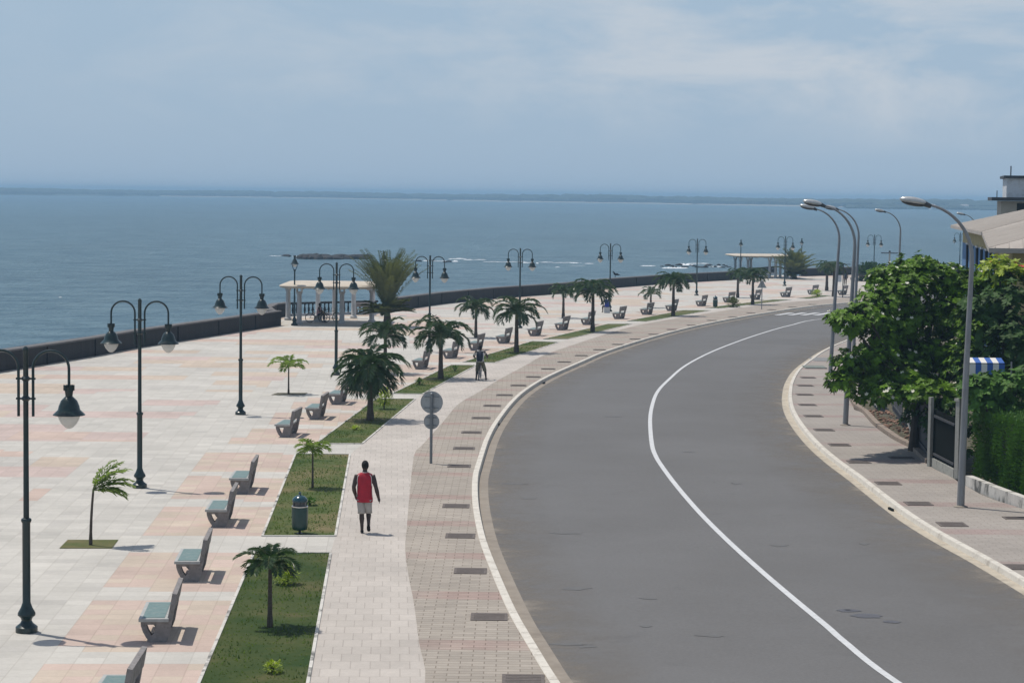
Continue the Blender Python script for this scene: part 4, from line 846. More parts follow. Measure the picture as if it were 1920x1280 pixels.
def P_at(px, py, Y): return W(px, py, Y)
def leafy_tree(name, lobes, base, hubs, m, lab, cat='tree', seed=1, leaf=(.185, .056), dens=27, flowers=0, fm='flower', per=8, trunk_r=.16):
    """lobes: (px,py,rx px,ry px,Y)"""
    rr = random.Random(seed); root = empty(name, base, 0, lab, cat); mb = MB(); hub = Vector(hubs)
    mb.tube([(0, 0, -.1), (hub.x * .3 + .05, hub.y * .3, hub.z * .5), hub], [trunk_r * 1.2, trunk_r * .9, trunk_r * .75], 9)
    lb = MB(); fl = MB(); L3 = []
    for (px, py, rx, ry, Y) in lobes:
        c_ = P_at(px, py, Y) - base; s = Y / F; L3.append((c_, Vector((rx * s, rx * s * .95, ry * s))))
    limbs = MB()
    for c_, r3 in L3:
        mid = hub.lerp(c_, .5) + Vector((0, 0, -.2)); limbs.tube([hub, mid, c_], [trunk_r * .55, trunk_r * .35, trunk_r * .15], 6)
        for k in range(5):
            v = Vector((rr.gauss(0, 1), rr.gauss(0, 1), rr.gauss(0, 1) + .3)).normalized(); limbs.tube([c_, c_ + Vector((v.x * r3.x, v.y * r3.y, v.z * r3.z)) * .8], [.035, .015], 4)
    for li, (c_, r3) in enumerate(L3):
        area = 4 * math.pi * ((r3.x * r3.z) + r3.x * r3.x) / 2
        for k in range(int(area * dens)):
            v = Vector((rr.gauss(0, 1), rr.gauss(0, 1), rr.gauss(0, 1))).normalized()
            if v.z < -.15 and rr.random() < .55: v.z = -v.z * .5
            q = v * (1 + .33 * noise.noise(Vector(v) * 2.1 + Vector((li * 5, 0, seed)))); q = Vector((q.x * r3.x, q.y * r3.y, q.z * r3.z)) * (rr.uniform(.80, 1.05) if rr.random() < .7 else rr.uniform(.3, .8))
            if noise.noise((c_ + q) * .95 + Vector((seed, 0, 0))) < -.42: continue
            p = c_ + q; ax = (v * .9 + Vector((rr.uniform(-.4, .4), rr.uniform(-.4, .4), .75))).normalized(); t1 = ax.orthogonal().normalized(); t2 = ax.cross(t1); a0 = rr.random() * 6.28
            for j in range(per):
                a = a0 + j * 2.4; d = (t1 * math.cos(a) + t2 * math.sin(a)) * .9 + ax * rr.uniform(-.1, .7); d.normalize(); leaf_strip(lb, p, d, leaf[0] * rr.uniform(.6, 1.2), leaf[1] * rr.uniform(.8, 1.2), ax, rr.uniform(.1, .6))
            if flowers and rr.random() < flowers and v.z > -.3:
                f0 = p + ax * .1
                for j in range(5):
                    a = j * 1.2566; d = t1 * math.cos(a) + t2 * math.sin(a) + ax * .4; leaf_strip(fl, f0, d.normalized(), .085, .03, ax, 0)
    o = mb.build('trunk', M['bark'], root, True); limbs.build('limbs', M['bark'], o, True)
    lb.build('crown', m, root, recalc=False)
    if fl.v: fl.build('blossom', M[fm], root, recalc=False)
    return root
tb = G(1712, 845)
leafy_tree('frangipani_tree', [(1590, 600, 44, 24, 69.5), (1625, 588, 42, 24, 70), (1660, 560, 50, 30, 71.5), (1668, 522, 44, 26, 73), (1722, 500, 46, 24, 73.5), (1765, 520, 48, 28, 73), (1700, 545, 60, 34, 72), (1800, 540, 50, 34, 73),
                      (1640, 630, 55, 34, 71.5), (1700, 610, 70, 50, 72), (1775, 600, 66, 60, 72.5), (1590, 682, 36, 24, 69.5), (1578, 712, 32, 18, 69.3), (1630, 715, 50, 34, 70.3), (1690, 670, 70, 44, 72), (1700, 715, 56, 40, 70.8), (1765, 680, 66, 56, 72), (1640, 672, 52, 26, 70.5), (1840, 535, 50, 36, 73), (1735, 738, 64, 26, 69.3), (1660, 738, 44, 22, 69.3), (1812, 690, 50, 54, 70.5), (1835, 625, 52, 52, 71.5), (1800, 740, 36, 22, 69.5)], tb, (0.1, .4, 1.9), M['leaf'],
           'big frangipani tree with white blossoms leaning over the right pavement', seed=5, flowers=.05)
tb2 = G(1905, 862); leafy_tree('garden_tree', [(1895, 565, 60, 46, 68), (1915, 640, 60, 60, 67), (1850, 600, 56, 60, 68), (1860, 690, 70, 50, 68), (1930, 715, 50, 40, 66)], tb2, (-.3, .3, 2.4), M['leaf_dark'], 'dark garden tree behind the frangipani, at the right edge', seed=8, leaf=(.22, .07), dens=14)
tb3 = G(1885, 850); leafy_tree('flame_tree', [(1874, 503, 34, 28, 68.5), (1898, 518, 34, 28, 68)], tb3, (-.1, .1, 3.2), M['leaf_lime'], 'yellow-green tree with red blossoms before the yellow wall', seed=9, leaf=(.2, .06), dens=16, flowers=.1, fm='flower_red')
leafy_tree('garden_shrub', [(1860, 722, 46, 26, 63.4), (1910, 722, 40, 34, 63), (1832, 726, 34, 24, 63.4), (1850, 760, 50, 40, 63.5), (1905, 780, 50, 50, 63.5)], G(1872, 885), (0, .1, .9), M['leaf_hedge'], 'broad-leaved garden shrub above the clipped hedge', 'shrub', seed=12, leaf=(.2, .06), dens=18, trunk_r=.07)

leafy_tree('garden_shrub', [(1768, 790, 40, 50, 69), (1802, 800, 34, 56, 67.5), (1730, 775, 40, 40, 72)], G(1775, 850), (0, .1, .7), M['leaf_dark'], 'dark shrub behind the gate between the concrete posts', 'shrub', seed=14, leaf=(.18, .06), dens=18, trunk_r=.06)
def hedge(pts, h, depth, lab, seed):
    rr = random.Random(seed); p0, p1 = pts; root = empty('hedge', p0, 0, lab, 'hedge', 'clipped hedges behind the low white wall'); d = (p1 - p0); d.z = 0; L = d.length; d.normalize(); nrm = Vector((d.y, -d.x, 0))
    if nrm.x < 0: nrm = -nrm
    mb = MB(); mb.xf = Matrix.Identity(4); c_ = d * L / 2 + nrm * depth / 2; mb.box((c_.x, c_.y, h * .45), (L * .84, depth * .62, h * .84), math.atan2(d.y, d.x)); mb.build('inner_branches', M['bark'], root)
    mb = MB(); area = L * h * 2 + L * depth + depth * h * 2
    for k in range(int(area * 420)):
        u = rr.random(); s = rr.random(); z = rr.random()
        t_ = rr.random(); bul = .3 * noise.noise((u * L * 1.5, z * h * 1.2, seed * 3 + s * depth))
        if t_ < .22: q = d * (u * L) + nrm * (s * depth) + Vector((0, 0, h + bul)); ax = Vector((0, 0, 1))
        elif t_ < .7: q = d * (u * L) + nrm * (-bul) + Vector((0, 0, z * h)); ax = -nrm
        elif t_ < .85: q = nrm * (s * depth) + Vector((0, 0, z * h)) - d * bul; ax = -d
        else: q = d * (L + bul) + nrm * (s * depth) + Vector((0, 0, z * h)); ax = d
        v = (ax + Vector((rr.uniform(-.8, .8), rr.uniform(-.8, .8), rr.uniform(-.5, .9)))).normalized(); leaf_strip(mb, q + ax * rr.uniform(-.12, .04), v, rr.uniform(.06, .14), .024, ax.orthogonal(), .2)
    mb.build('foliage', M['leaf_hedge'], root, recalc=False); return root
e1, e2, e3 = G(1804, 888), G(1868, 920), G(1990, 970)
hedge((e1 + Vector((.35, 0, 0)), e2 + Vector((.3, .25, 0))), 2.15, 1.5, 'left clipped hedge block beside the nearest street light', 3)
hedge((e2 + Vector((.3, 0, 0)), e3 + Vector((.3, 0, 0))), 2.12, 1.7, 'right clipped hedge block cut by the right edge of the photo', 4)

# ------------------------------------------------------------------ walls and fences on the right
def lowwall(pts, h, th, m, lab, name='garden_wall', jit=0):
    mb = MB(); C = [Vector((p.x, p.y, 0)) for p in pts]; ribbon(mb, C, [(0, -.05), (0, h), (th, h), (th, -.05)], closed=True); o = mb.build(name, M[m]); tag(o, lab, 'wall'); return o
lowwall([G(2050, 1003), G(1920, 954), G(1865, 933), G(1810, 910)], .3, .22, 'lowwall', 'low white peeling wall under the clipped hedges')
lowwall([G(1787, 896), G(1740, 871)], .28, .2, 'post_conc', 'low grey wall between the two fence posts', 'garden_wall')
lowwall([G(1735, 868), G(1703, 838), G(1677, 825), G(1639, 798), G(1617, 774), G(1600, 763), G(1588, 742)], .14, .2, 'brick_edge', 'low brick edging along the right pavement under the tree', 'brick_edging')
def post(px, py, h, w_, m, lab, cap=True):
    root = empty('fence_post', G(px, py), .5, lab, 'post', 'concrete fence posts on the right'); mb = MB(); mb.box((0, 0, h / 2), (w_, w_, h)); mb.build('shaft', M[m], root)
    if cap: mb = MB(); mb.box((0, 0, h + .04), (w_ * 1.4, w_ * 1.4, .08)); mb.build('cap', M[m], root)
post(1796, 897, 2.35, .17, 'post_conc', 'pale square concrete post with a cap beside the nearest street light')
post(1743, 874, 2.2, .12, 'post_conc', 'thin grey concrete post under the tree', False)
def panel_fence(p, q, h, m, lab, n, wav=.03, name='board_fence'):
    root = empty(name, p, 0, lab, 'fence'); d = q - p; d.z = 0; L = d.length; a = math.atan2(d.y, d.x); mb = MB(); mb.xf = Matrix.Rotation(a, 4, 'Z'); vs_ = []; N_ = n * 4
    for i in range(N_ + 1):
        x = L * i / N_; y_ = wav * math.sin(i * math.pi / 2); vs_ += [(x, y_, 0), (x, y_, h), (x, y_ + .012, 0), (x, y_ + .012, h)]
    fs_ = []
    for i in range(N_): k = i * 4; fs_ += [(k, k + 4, k + 5, k + 1), (k + 2, k + 3, k + 7, k + 6), (k + 1, k + 5, k + 7, k + 3)]
    mb.add(vs_, fs_); mb.build('sheet', M[m], root, recalc=False)
    mb = MB(); mb.xf = Matrix.Rotation(a, 4, 'Z')
    for z in (.3, h - .2): mb.box((L / 2, .06, z), (L, .05, .07))
    mb.build('rail', M['dark_trim'], root)
pa, pb, pc, pd = G(1787, 896), G(1743, 873), G(1706, 842), G(1655, 808)
panel_fence(pa + Vector((.1, .15, .1)), pb + Vector((.1, .1, .1)), 1.7, 'dark_open', 'dark sheet gate between the concrete posts', 10, name='gate')
panel_fence(pb + Vector((.1, .1, 0)), pc + Vector((.35, .2, 0)), 1.95, 'grey_panel', 'grey corrugated fence panel left of the thin post', 14)
panel_fence(G(1708, 815) + Vector((.1, .3, 0)), G(1690, 797) + Vector((.35, .6, 0)), 1.6, 'pale_board', 'pale board fence behind the tree trunk', 8)
panel_fence(G(1685, 795) + Vector((.2, .3, 0)), G(1662, 772) + Vector((.35, .6, 0)), 1.5, 'grey_panel', 'dull grey fence piece left of the pale boards', 6)
panel_fence(G(1625, 765) + Vector((.5, .3, 0)), G(1610, 745) + Vector((.5, .6, 0)), 1.4, 'pale_board', 'pale fence piece far under the left side of the tree', 6)
mb = MB(); rr = random.Random(4)
for k in range(150):
    t_ = rr.random(); p = G(1612, 768).lerp(G(1700, 835), t_) + Vector((rr.uniform(.2, 1.2), rr.uniform(-.2, .6), 0)); s = rr.uniform(.03, .1); mb.ell((p.x, p.y, gz(p.y, -.1) + s * .4), (s, s * rr.uniform(.6, 1), s * .6), 6, 4)
tag(mb.build('rubble', M['rubble']), 'reddish rubble and litter lying behind the brick edging', 'rubble', kind='stuff')
# striped awning glimpsed through the tree
aw = P_at(1852, 676, 66.0); root = empty('awning', (aw.x, aw.y, gz(aw.y)), 0, 'blue and white striped awning glimpsed between the trees', 'awning')
h_ = aw.z - gz(aw.y); mb = MB()
for k in range(6): mb.box((-.52 + k * .18, 0, h_), (.178, .5, .03), mi=k % 2, rx=R(14)); mb.box((-.52 + k * .18, -.26, h_ - .26), (.178, .02, .34), mi=k % 2)
mb.build('cloth', [M['white_cloth'], mat('stripe_blue', (0.04, 0.12, 0.4), .8)], root)
mb = MB()
for s in (-.75, .65): mb.tube([(s, -.38, 0), (s, -.38, h_)], .025, 6)
mb.build('pole', M['galv'], root)

# ------------------------------------------------------------------ buildings
def roof_house(A, B, width, ze, zb, rise, over, label, wallm, rm, rib=True):
    """eave line A-B on the street side, house to the right of it"""
    A = Vector((A[0], A[1], 0)); B = Vector((B[0], B[1], 0)); d = (B - A).normalized(); n = Vector((d.y, -d.x, 0)); L = (B - A).length
    root = empty('house', (A.x, A.y, 0), 0, label, 'house'); O = Vector((0, 0, 0)); w = width
    def pt(u, v, z): q = d * u + n * v; return (q.x, q.y, z)
    ins = w / 2
    mb = MB(); r0, r1 = pt(ins, ins, ze + rise), pt(L - ins, ins, ze + rise)
    e = [pt(0, 0, ze), pt(L, 0, ze), pt(L, w, ze), pt(0, w, ze)]; lo = [(p[0], p[1], p[2] - .16) for p in e]
    mb.add(e + [r0, r1] + lo, [(0, 1, 5, 4), (1, 2, 5), (2, 3, 4, 5), (3, 0, 4), (0, 6, 7, 1), (1, 7, 8, 2), (2, 8, 9, 3), (3, 9, 6, 0), (6, 9, 8, 7)])
    for k in range(int(L / .45)):
        u = k * .45 + .2; f = min(u, L - u, ins) / ins
        mb.tube([pt(u, 0, ze + .015), pt(u, ins * f, ze + rise * f + .01)], .012, 4)
    for k in range(int(w / .45)):
        v = k * .45 + .2; f = min(v, w - v) / ins; mb.tube([pt(0, v, ze + .015), pt(ins * f, v, ze + rise * f + .01)], .012, 4)
    rf = mb.build('roof', M[rm], root)
    mb = MB(); i_ = over; c = [pt(i_, i_, 0), pt(L - i_, i_, 0), pt(L - i_, w - i_, 0), pt(i_, w - i_, 0)]
    zm = ze - 1.0
    def band(z0, z1, mi):
        vs_ = [(p[0], p[1], z0) for p in c] + [(p[0], p[1], z1) for p in c]; mb.add(vs_, [(i, (i + 1) % 4, 4 + (i + 1) % 4, 4 + i) for i in range(4)], mi)
    band(zb, zm if len(wallm) > 1 else ze - .1, len(wallm) - 1)
    if len(wallm) > 1:
        band(zm, ze - .1, 0); k0 = len(mb.m) - 8
        for q_ in (1, 2, 3): mb.m[k0 + q_] = 0
    wl = mb.build('wall', [M[x] for x in wallm], root, recalc=False)
    for u in (2.2, 5.2, 8.6, 12, 16, 20, 24):
        if u > L - 2: break
        wn = empty_part(root, pt, u, i_, zm, d)
    for v in (2.5, 5.5, 8.5):
        mb = MB(); a = math.atan2(n.y, n.x); p = pt(i_ - .02, v, zm + .2); mb.box(p, (1.1, .1, 1.3), a); wn = mb.build('window', M['dark_open'], root)
        mb = MB(); mb.box((p[0], p[1], p[2] - .7), (1.3, .2, .08), a); mb.build('sill', M['col_white'], wn)
    return root
def empty_part(root, pt, u, i_, zm, d):
    mb = MB(); a = math.atan2(d.y, d.x); p = pt(u, i_ - .03, zm - .9); mb.box(p, (.9, .1, 1.7), a); w_ = mb.build('window', M['dark_open'], root)
    mb = MB(); mb.box((p[0], p[1], p[2] + .92), (1.1, .16, .1), a); mb.build('frame', M['col_white'], w_); return w_
zg = -1.0
roof_house((15.75, 70.7), (22.6, 103), 13, 6.4, zg, 1.75, .8, 'yellow and blue house with a pale corrugated hip roof at the right edge', ['yellow_wall', 'blue_wall'], 'roof')
roof_house((23.0, 105), (26.7, 130.5), 14, 6.4, zg, 1.8, .7, 'farther house whose pale roof tip points left toward the sea', ['yellow_wall', 'blue_wall'], 'roof')
# tower house
T = W(1876, 420, 145); root = empty('tower_house', (T.x, T.y, zg), R(-10.6), 'white square tower with dark cornices and antenna above the roofs', 'tower')
def tz(py): return W(1880, py, 145).z - zg
mb = MB(); w_ = 7.0; mb.box((w_ / 2, w_ / 2, tz(377) / 2), (w_, w_, tz(377))); mb.build('lower_wall', M['cream_wall'], root)
mb = MB(); mb.box((w_ / 2 - .1, w_ / 2 - .1, (tz(370) + tz(376.5)) / 2), (w_ + 1.1, w_ + 1.1, tz(370) - tz(376.5))); mb.build('cornice', M['dark_trim'], root)
mb = MB(); zt, zu = tz(370), tz(334); mb.box((w_ / 2 + .2, w_ / 2 + .2, (zt + zu) / 2), (w_ - .3, w_ - .3, zu - zt)); mb.build('upper_wall', M['white_wall'], root)
mb = MB(); mb.box((w_ / 2 + .2, w_ / 2 + .2, zu + .09), (w_ + .1, w_ + .1, .18)); mb.build('cornice', M['dark_trim'], root)
mb = MB(); mb.tube([(.6, .3, zu + .1), (.6, .3, tz(311))], .04, 6); mb.build('antenna', M['metal_dark'], root)
mb = MB(); mb.tube([(-.3, -.3, zt), (-.3, -.3, zt + .45)], .03, 6); mb.build('antenna', M['metal_dark'], root)
mb = MB(); mb.box((1.6, -.02, tz(392)), (1.1, .1, .8)); mb.build('window', M['dark_open'], root)

# ------------------------------------------------------------------ reef, surf, far shore
def reef(px0, px1, py, n, hmax, lab, seed, sp=1.2):
    rr = random.Random(seed); mb = MB()
    for k in range(n):
        p = L_(px0 + (px1 - px0) * rr.random(), py + rr.uniform(-1.2, 1.8), SEA); s = rr.uniform(.4, 1) * hmax
        k0 = len(mb.v); mb.ell((p.x, p.y, SEA), (s * rr.uniform(1.2, 2.6), s * 1.5, s), 8, 6)
        for i in range(k0, len(mb.v)):
            v = Vector(mb.v[i]); nn = noise.noise_vector(v * .9) * s * .35; mb.v[i] = tuple(v + nn)
    tag(mb.build('reef', M['rock']), lab, 'rocks')
reef(568, 692, 484.5, 70, .85, 'long dark reef breaking the surface beyond the first gazebo', 1)
reef(532, 542, 480, 4, .45, 'tiny dark rock at the left tip of the long reef', 2)
def rocks(px0, px1, py, n, hmax, lab, grp, seed):
    rr = random.Random(seed)
    for k in range(n):
        p = L_(px0 + (px1 - px0) * (k + rr.random()) / n, py + rr.uniform(-2.2, 2.4), SEA); s = rr.uniform(.4, 1) * hmax; mb = MB(); mb.ell((0, 0, 0), (s * rr.uniform(1.2, 2.8), s * 1.4, s), 8, 6)
        mb.v = [tuple(Vector(v) + noise.noise_vector(Vector(v) * .9 + Vector((k, 0, 0))) * s * .35) for v in mb.v]
        o = mb.build('rock', M['rock']); o.location = p; tag(o, lab, 'rock', grp)
rocks(1240, 1372, 499.5, 24, .3, 'one of the dark rocks scattered in the surf left of the second gazebo', 'rocks in the surf left of the second gazebo', 3)
rocks(770, 850, 490.5, 6, .3, 'one of the few low rocks awash right of the bushy palm', 'rocks awash right of the bushy palm', 4)
def surf(lines, lab):
    mb = MB(); rr = random.Random(9)
    for (x0, x1, y0, y1, hh, brk) in lines:
        x = x0
        while x < x1:
            w_ = rr.uniform(14, 60)
            if rr.random() < brk:
                f = (x - x0) / (x1 - x0); yc = y0 + (y1 - y0) * f + rr.uniform(-.6, .6); p, q = L_(x, yc, SEA), L_(min(x + w_, x1), yc + rr.uniform(-.4, .4), SEA); n_ = max(3, int(w_ / 2)); vs_ = []
                hh2 = hh * rr.choice((.22, .3, .4, .9)); dpt = hh2 * rr.uniform(3, 7)
                for k in range(n_ + 1):
                    g_ = k / n_; e_ = math.sin(math.pi * g_) ** .6; c_ = p.lerp(q, g_); wob = noise.noise((c_.x * .35, c_.y * .2, 1)) * 1.6; vs_ += [(c_.x, c_.y - dpt * e_ + wob, SEA + .01), (c_.x, c_.y + wob, SEA + .02 + hh2 * e_ * rr.uniform(.3, 1.1)), (c_.x, c_.y + dpt * .6 * e_ + wob, SEA + .01)]
                mb.add(vs_, [f2 for k in range(n_) for f2 in ((k * 3, k * 3 + 3, k * 3 + 4, k * 3 + 1), (k * 3 + 1, k * 3 + 4, k * 3 + 5, k * 3 + 2))])
            x += w_ * rr.uniform(.7, 1.15)
    tag(mb.build('surf', M['foam'], recalc=False), lab, 'surf', kind='stuff')
surf([(505, 530, 480, 480, .25, .9), (548, 572, 481, 482, .5, 1), (770, 860, 488, 491, .25, .8), (840, 912, 486, 488, .35, .95), (905, 1010, 491.5, 493, .25, .9), (1010, 1090, 492, 493, .22, .7), (1060, 1118, 502, 503, .28, .5), (1096, 1114, 494, 494, .35, .9),
      (1200, 1240, 499, 499, .35, .8), (1240, 1300, 496.5, 497, .3, .8), (1285, 1330, 494, 494, .4, .9), (1290, 1375, 499, 502, .3, .6), (1240, 1370, 503, 506, .25, .4), (112, 118, 557.5, 557.5, .2, 1), (1040, 1050, 501, 501, .2, 1), (1410, 1440, 497, 498, .35, .8), (380, 1100, 497, 499, .08, .08)], 'white surf breaking in broken lines along the reef')
def shore_pt(px, py): return L_(px, py, SEA)
mb = MB(); top = []; line = [(-400, 363), (0, 366), (200, 367.6), (300, 368.3), (400, 369.6), (480, 370.5), (720, 374), (960, 378.5), (1240, 382.5), (1440, 386), (1600, 389.5), (1900, 394), (2400, 401)]
C = [shore_pt(x, y_) for x, y_ in line]; vs_ = []
for p in C: vs_ += [(p.x, p.y, SEA - .5), (p.x, p.y + 6, SEA + .9), (p.x, p.y + 60, SEA + 2.2), (p.x * 1.6, p.y + 2600, SEA + 4), (p.x * 1.6, p.y + 2600, SEA - .5)]
k_ = 5; mb.add(vs_, [(i * k_ + j, (i + 1) * k_ + j, (i + 1) * k_ + j + 1, i * k_ + j + 1) for i in range(len(C) - 1) for j in range(k_ - 1)])
tag(mb.build('far_shore', M['far_land'], recalc=False), kind='structure')
mb = MB(); vs_ = []
for p in C[3:]: vs_ += [(p.x, p.y - 1.5, SEA + .02), (p.x, p.y + 9, SEA + 1.25)]
mb.add(vs_, [(i * 2, i * 2 + 2, i * 2 + 3, i * 2 + 1) for i in range(len(C[3:]) - 1)]); tag(mb.build('beach', M['sand'], recalc=False), kind='structure')
mb = MB(); rr = random.Random(77)
for k in range(1500):
    f = rr.random() * (len(C) - 1); i = int(f); p = C[i].lerp(C[i + 1], f - i); w_ = rr.uniform(8, 26); dY = rr.uniform(22, 420); hh = rr.uniform(5.5, 9.0) * (1 + .25 * noise.noise((p.x * .004, 0, 0))) * (1 + dY / 2500)
    mb.ell((p.x * (1 + dY / p.y), p.y + dY, SEA + 2 + hh * .3), (w_, w_ * .6, hh * .75), 7, 5)
tag(mb.build('far_wood', M['far_tree'], recalc=False), 'hazy blue wood covering the far shore along the horizon', 'wood', kind='stuff')
mb = MB()
for k in range(260):
    px = 1590 + rr.random() ** .8 * 320; p = shore_pt(px, 390.6 + (px - 1600) * .0125 + rr.uniform(-1.2, .6)); w_ = rr.uniform(3, 9); mb.ell((p.x, p.y, SEA + 1), (w_, w_ * .7, rr.uniform(2, 5.5) * (.5 + .5 * math.sin(math.pi * min(1, (px - 1590) / 320 + .1)))), 7, 5)
tag(mb.build('headland_wood', M['far_tree'], recalc=False), 'darker wooded headland on the far shore at right', 'wood', kind='stuff')
for i, (px, py, w_, lab) in enumerate([(1722, 389, 8, 'tiny white building on the far shore, left of the near street light arm'), (1744, 389, 9, 'tiny white building on the far shore beside the near street light arm'), (1750, 390, 6, 'smallest white hut on the far shore under the street light arm'), (1810, 390, 9, 'pale building on the far shore left of the tower')]):
    p = shore_pt(px, py + 3.2) ; root = empty('far_building', p + Vector((0, 6, 0)), .3, lab, 'building', 'pale buildings on the far shore'); mb = MB(); mb.box((0, 0, 2), (w_, 6, 5)); mb.build('wall', M['white_cloth'], root)
    mb = MB(); mb.add([(-w_ / 2 - .4, -3.4, 4.5), (w_ / 2 + .4, -3.4, 4.5), (w_ / 2 + .4, 3.4, 4.5), (-w_ / 2 - .4, 3.4, 4.5), (-w_ / 2, 0, 6.2), (w_ / 2, 0, 6.2)], [(0, 1, 5, 4), (2, 3, 4, 5), (0, 4, 3), (1, 2, 5), (0, 3, 2, 1)]); mb.build('roof', M['roof'], root)

# ------------------------------------------------------------------ people
def human(name, loc, rz, J, lab, build=1.0, voxel=.011):
    """J: joint dict in metres (x right, y forward, z up)"""
    root = empty(name, loc, rz, lab, 'person'); V = lambda k: Vector(J[k]); mb = MB(); B = build
    pel, ch, nk, hd = V('pelvis'), V('chest'), V('neck'), V('head')
    mb.tube([pel + Vector((0, 0, -.1)), pel, pel.lerp(ch, .4), ch, ch.lerp(nk, .6), nk, hd + Vector((0, -.01, -.08))], [(.12 * B, .1), (.16 * B, .115), (.135 * B, .1), (.175 * B, .12), (.16 * B, .1), (.065, .062), (.052, .055)], 16, ref=(1, 0, 0))
    mb.ell(hd, (.084, .102, .126), 18, 14); mb.ell(hd + Vector((0, .035, -.05)), (.058, .062, .07), 12, 8)          # skull, jaw
    mb.ell(hd + Vector((0, .105, -.012)), (.014, .02, .024), 8, 6)                                                    # nose
    mb.ell(hd + Vector((0, .09, -.058)), (.027, .014, .01), 8, 6)                                                     # lips
    for s in (-1, 1): mb.ell(hd + Vector((s * .078, .0, -.005)), (.012, .022, .033), 8, 6); mb.ell(hd + Vector((s * .03, .086, .012)), (.017, .012, .01), 8, 6)
    for s, k in ((-1, 'l'), (1, 'r')):
        sh, el, wr = V('sh_' + k), V('el_' + k), V('wr_' + k)
        mb.tube([ch.lerp(sh, .7) + Vector((0, 0, .03)), sh + Vector((0, 0, .01)), sh.lerp(el, .35), el.lerp(sh, .08), el.lerp(wr, .3), wr], [.06, .068, .064, .05, .053, .034], 12)
        hv = (wr - el).normalized(); fw = Vector((0, 1, 0)); sd_ = Vector((s, 0, 0)); sd_ = (sd_ - hv * sd_.dot(hv)).normalized(); fw = hv.cross(sd_).normalized()
        pm = wr + hv * .05; mb.tube([wr, wr + hv * .03, wr + hv * .085], [(.034, .032), (.05, .036), (.045, .028)], 10, ref=tuple(fw))
        fdir = fw if fw.y > 0 else -fw
        for f in range(4):
            b0 = wr + hv * .08 + fdir * (.03 - .02 * f); ln = [.07, .078, .072, .055][f]; cu = -sd_ * .3
            mb.tube([b0, b0 + (hv + cu * .3).normalized() * ln * .5, b0 + (hv + cu * .3).normalized() * ln * .5 + (hv + cu * 2).normalized() * ln * .5], [.0095, .0088, .007], 6)
        b0 = wr + hv * .035 + fdir * .035; mb.tube([b0, b0 + (hv * .6 + fdir * .8).normalized() * .035, b0 + (hv * .6 + fdir * .8).normalized() * .035 + hv * .03], [.012, .0105, .008], 6)
        hp, kn, an, to = V('hip_' + k), V('kn_' + k), V('an_' + k), V('to_' + k)
        mb.tube([hp + Vector((0, 0, .05)), hp.lerp(kn, .2), hp.lerp(kn, .6), kn, kn.lerp(an, .3), kn.lerp(an, .7), an], [.095, .092, .076, .058, .063, .044, .038], 12)
        hl = an + (an - to).normalized() * .05; hl.z = an.z - .05 if abs(an.z - to.z) < .12 else an.z - .02
        mb.tube([hl, an.lerp(to, .1) + Vector((0, 0, -.02)), an.lerp(to, .55), to], [.032, .045, (.04, .03), (.03, .016)], 10)
    o = mb.build('body', M['skin'], root); rm = o.modifiers.new('one_surface', 'REMESH'); rm.mode = 'VOXEL'; rm.voxel_size = voxel; rm.use_smooth_shade = True
    sm = o.modifiers.new('soften', 'SMOOTH'); sm.factor = .5; sm.iterations = 2
    mb = MB(); mb.ell(hd + Vector((0, -.012, .018)), (.089, .103, .117), 18, 12); h = mb.build('hair', M['hair'], root, True); 
    return root
def open_loft(mb, rings, n=22, mi=0, fold=0.0, seed=0):
    vs_ = []
    for i, (c_, rx, ry) in enumerate(rings):
        for j in range(n):
            a = 2 * math.pi * j / n; k_ = 1 + fold * noise.noise((math.cos(a) * 2.2, math.sin(a) * 2.2, i * .35 + seed)); vs_.append((c_[0] + rx * math.cos(a) * k_, c_[1] + ry * math.sin(a) * k_, c_[2]))
    mb.add(vs_, [(i * n + j, i * n + (j + 1) % n, (i + 1) * n + (j + 1) % n, (i + 1) * n + j) for i in range(len(rings) - 1) for j in range(n)], mi)
mp_ = G(683, 1000); mp_.y += .05
J = dict(pelvis=(0, 0, .93), chest=(0, .0, 1.28), neck=(0, .0, 1.5), head=(0.005, .03, 1.665), sh_l=(-.2, 0, 1.40), sh_r=(.2, 0, 1.40), el_l=(-.27, -.05, 1.13), wr_l=(-.225, .06, .91), el_r=(.285, -.04, 1.12), wr_r=(.34, .03, .87),
         hip_l=(-.09, 0, .92), hip_r=(.09, 0, .92), kn_l=(-.075, .04, .5), an_l=(-.06, .0, .09), to_l=(-.075, .16, .03), kn_r=(.085, .16, .52), an_r=(.1, -.0, .2), to_r=(.1, .07, .06))
man = human('person', mp_, R(-1), J, 'man seen from behind walking on the pale path in a red sleeveless jersey', voxel=.009)
mb = MB(); open_loft(mb, [((0, 0, .78), .195, .15), ((0, 0, .84), .192, .148), ((0, 0, .96), .183, .14), ((0, 0, 1.08), .178, .135), ((0, 0, 1.2), .186, .14), ((0, 0, 1.31), .2, .14), ((0, 0, 1.39), .203, .128), ((0, 0, 1.44), .19, .11), ((0, 0, 1.475), .15, .092), ((0, 0, 1.5), .1, .08), ((0, 0, 1.515), .078, .072)], 28, fold=.11)
jr = mb.build('jersey', M['red'], man, True); so = jr.modifiers.new('thick', 'SOLIDIFY'); so.thickness = .006
mb = MB()
for s in (-1, 1): mb.tube([(s * .13, -.07, 1.465), (s * .165, -.098, 1.41), (s * .178, -.088, 1.3), (s * .172, -.075, 1.18)], .0075, 6); mb.tube([(s * .183, -.02, 1.2), (s * .182, -.03, 1.08), (s * .19, -.02, .9)], .006, 6)
mb.tube([(.082 * math.cos(a), .076 * math.sin(a), 1.508) for a in [k * math.pi / 8 for k in range(17)]], .007, 6)
mb.build('piping', M['white_cloth'], jr)
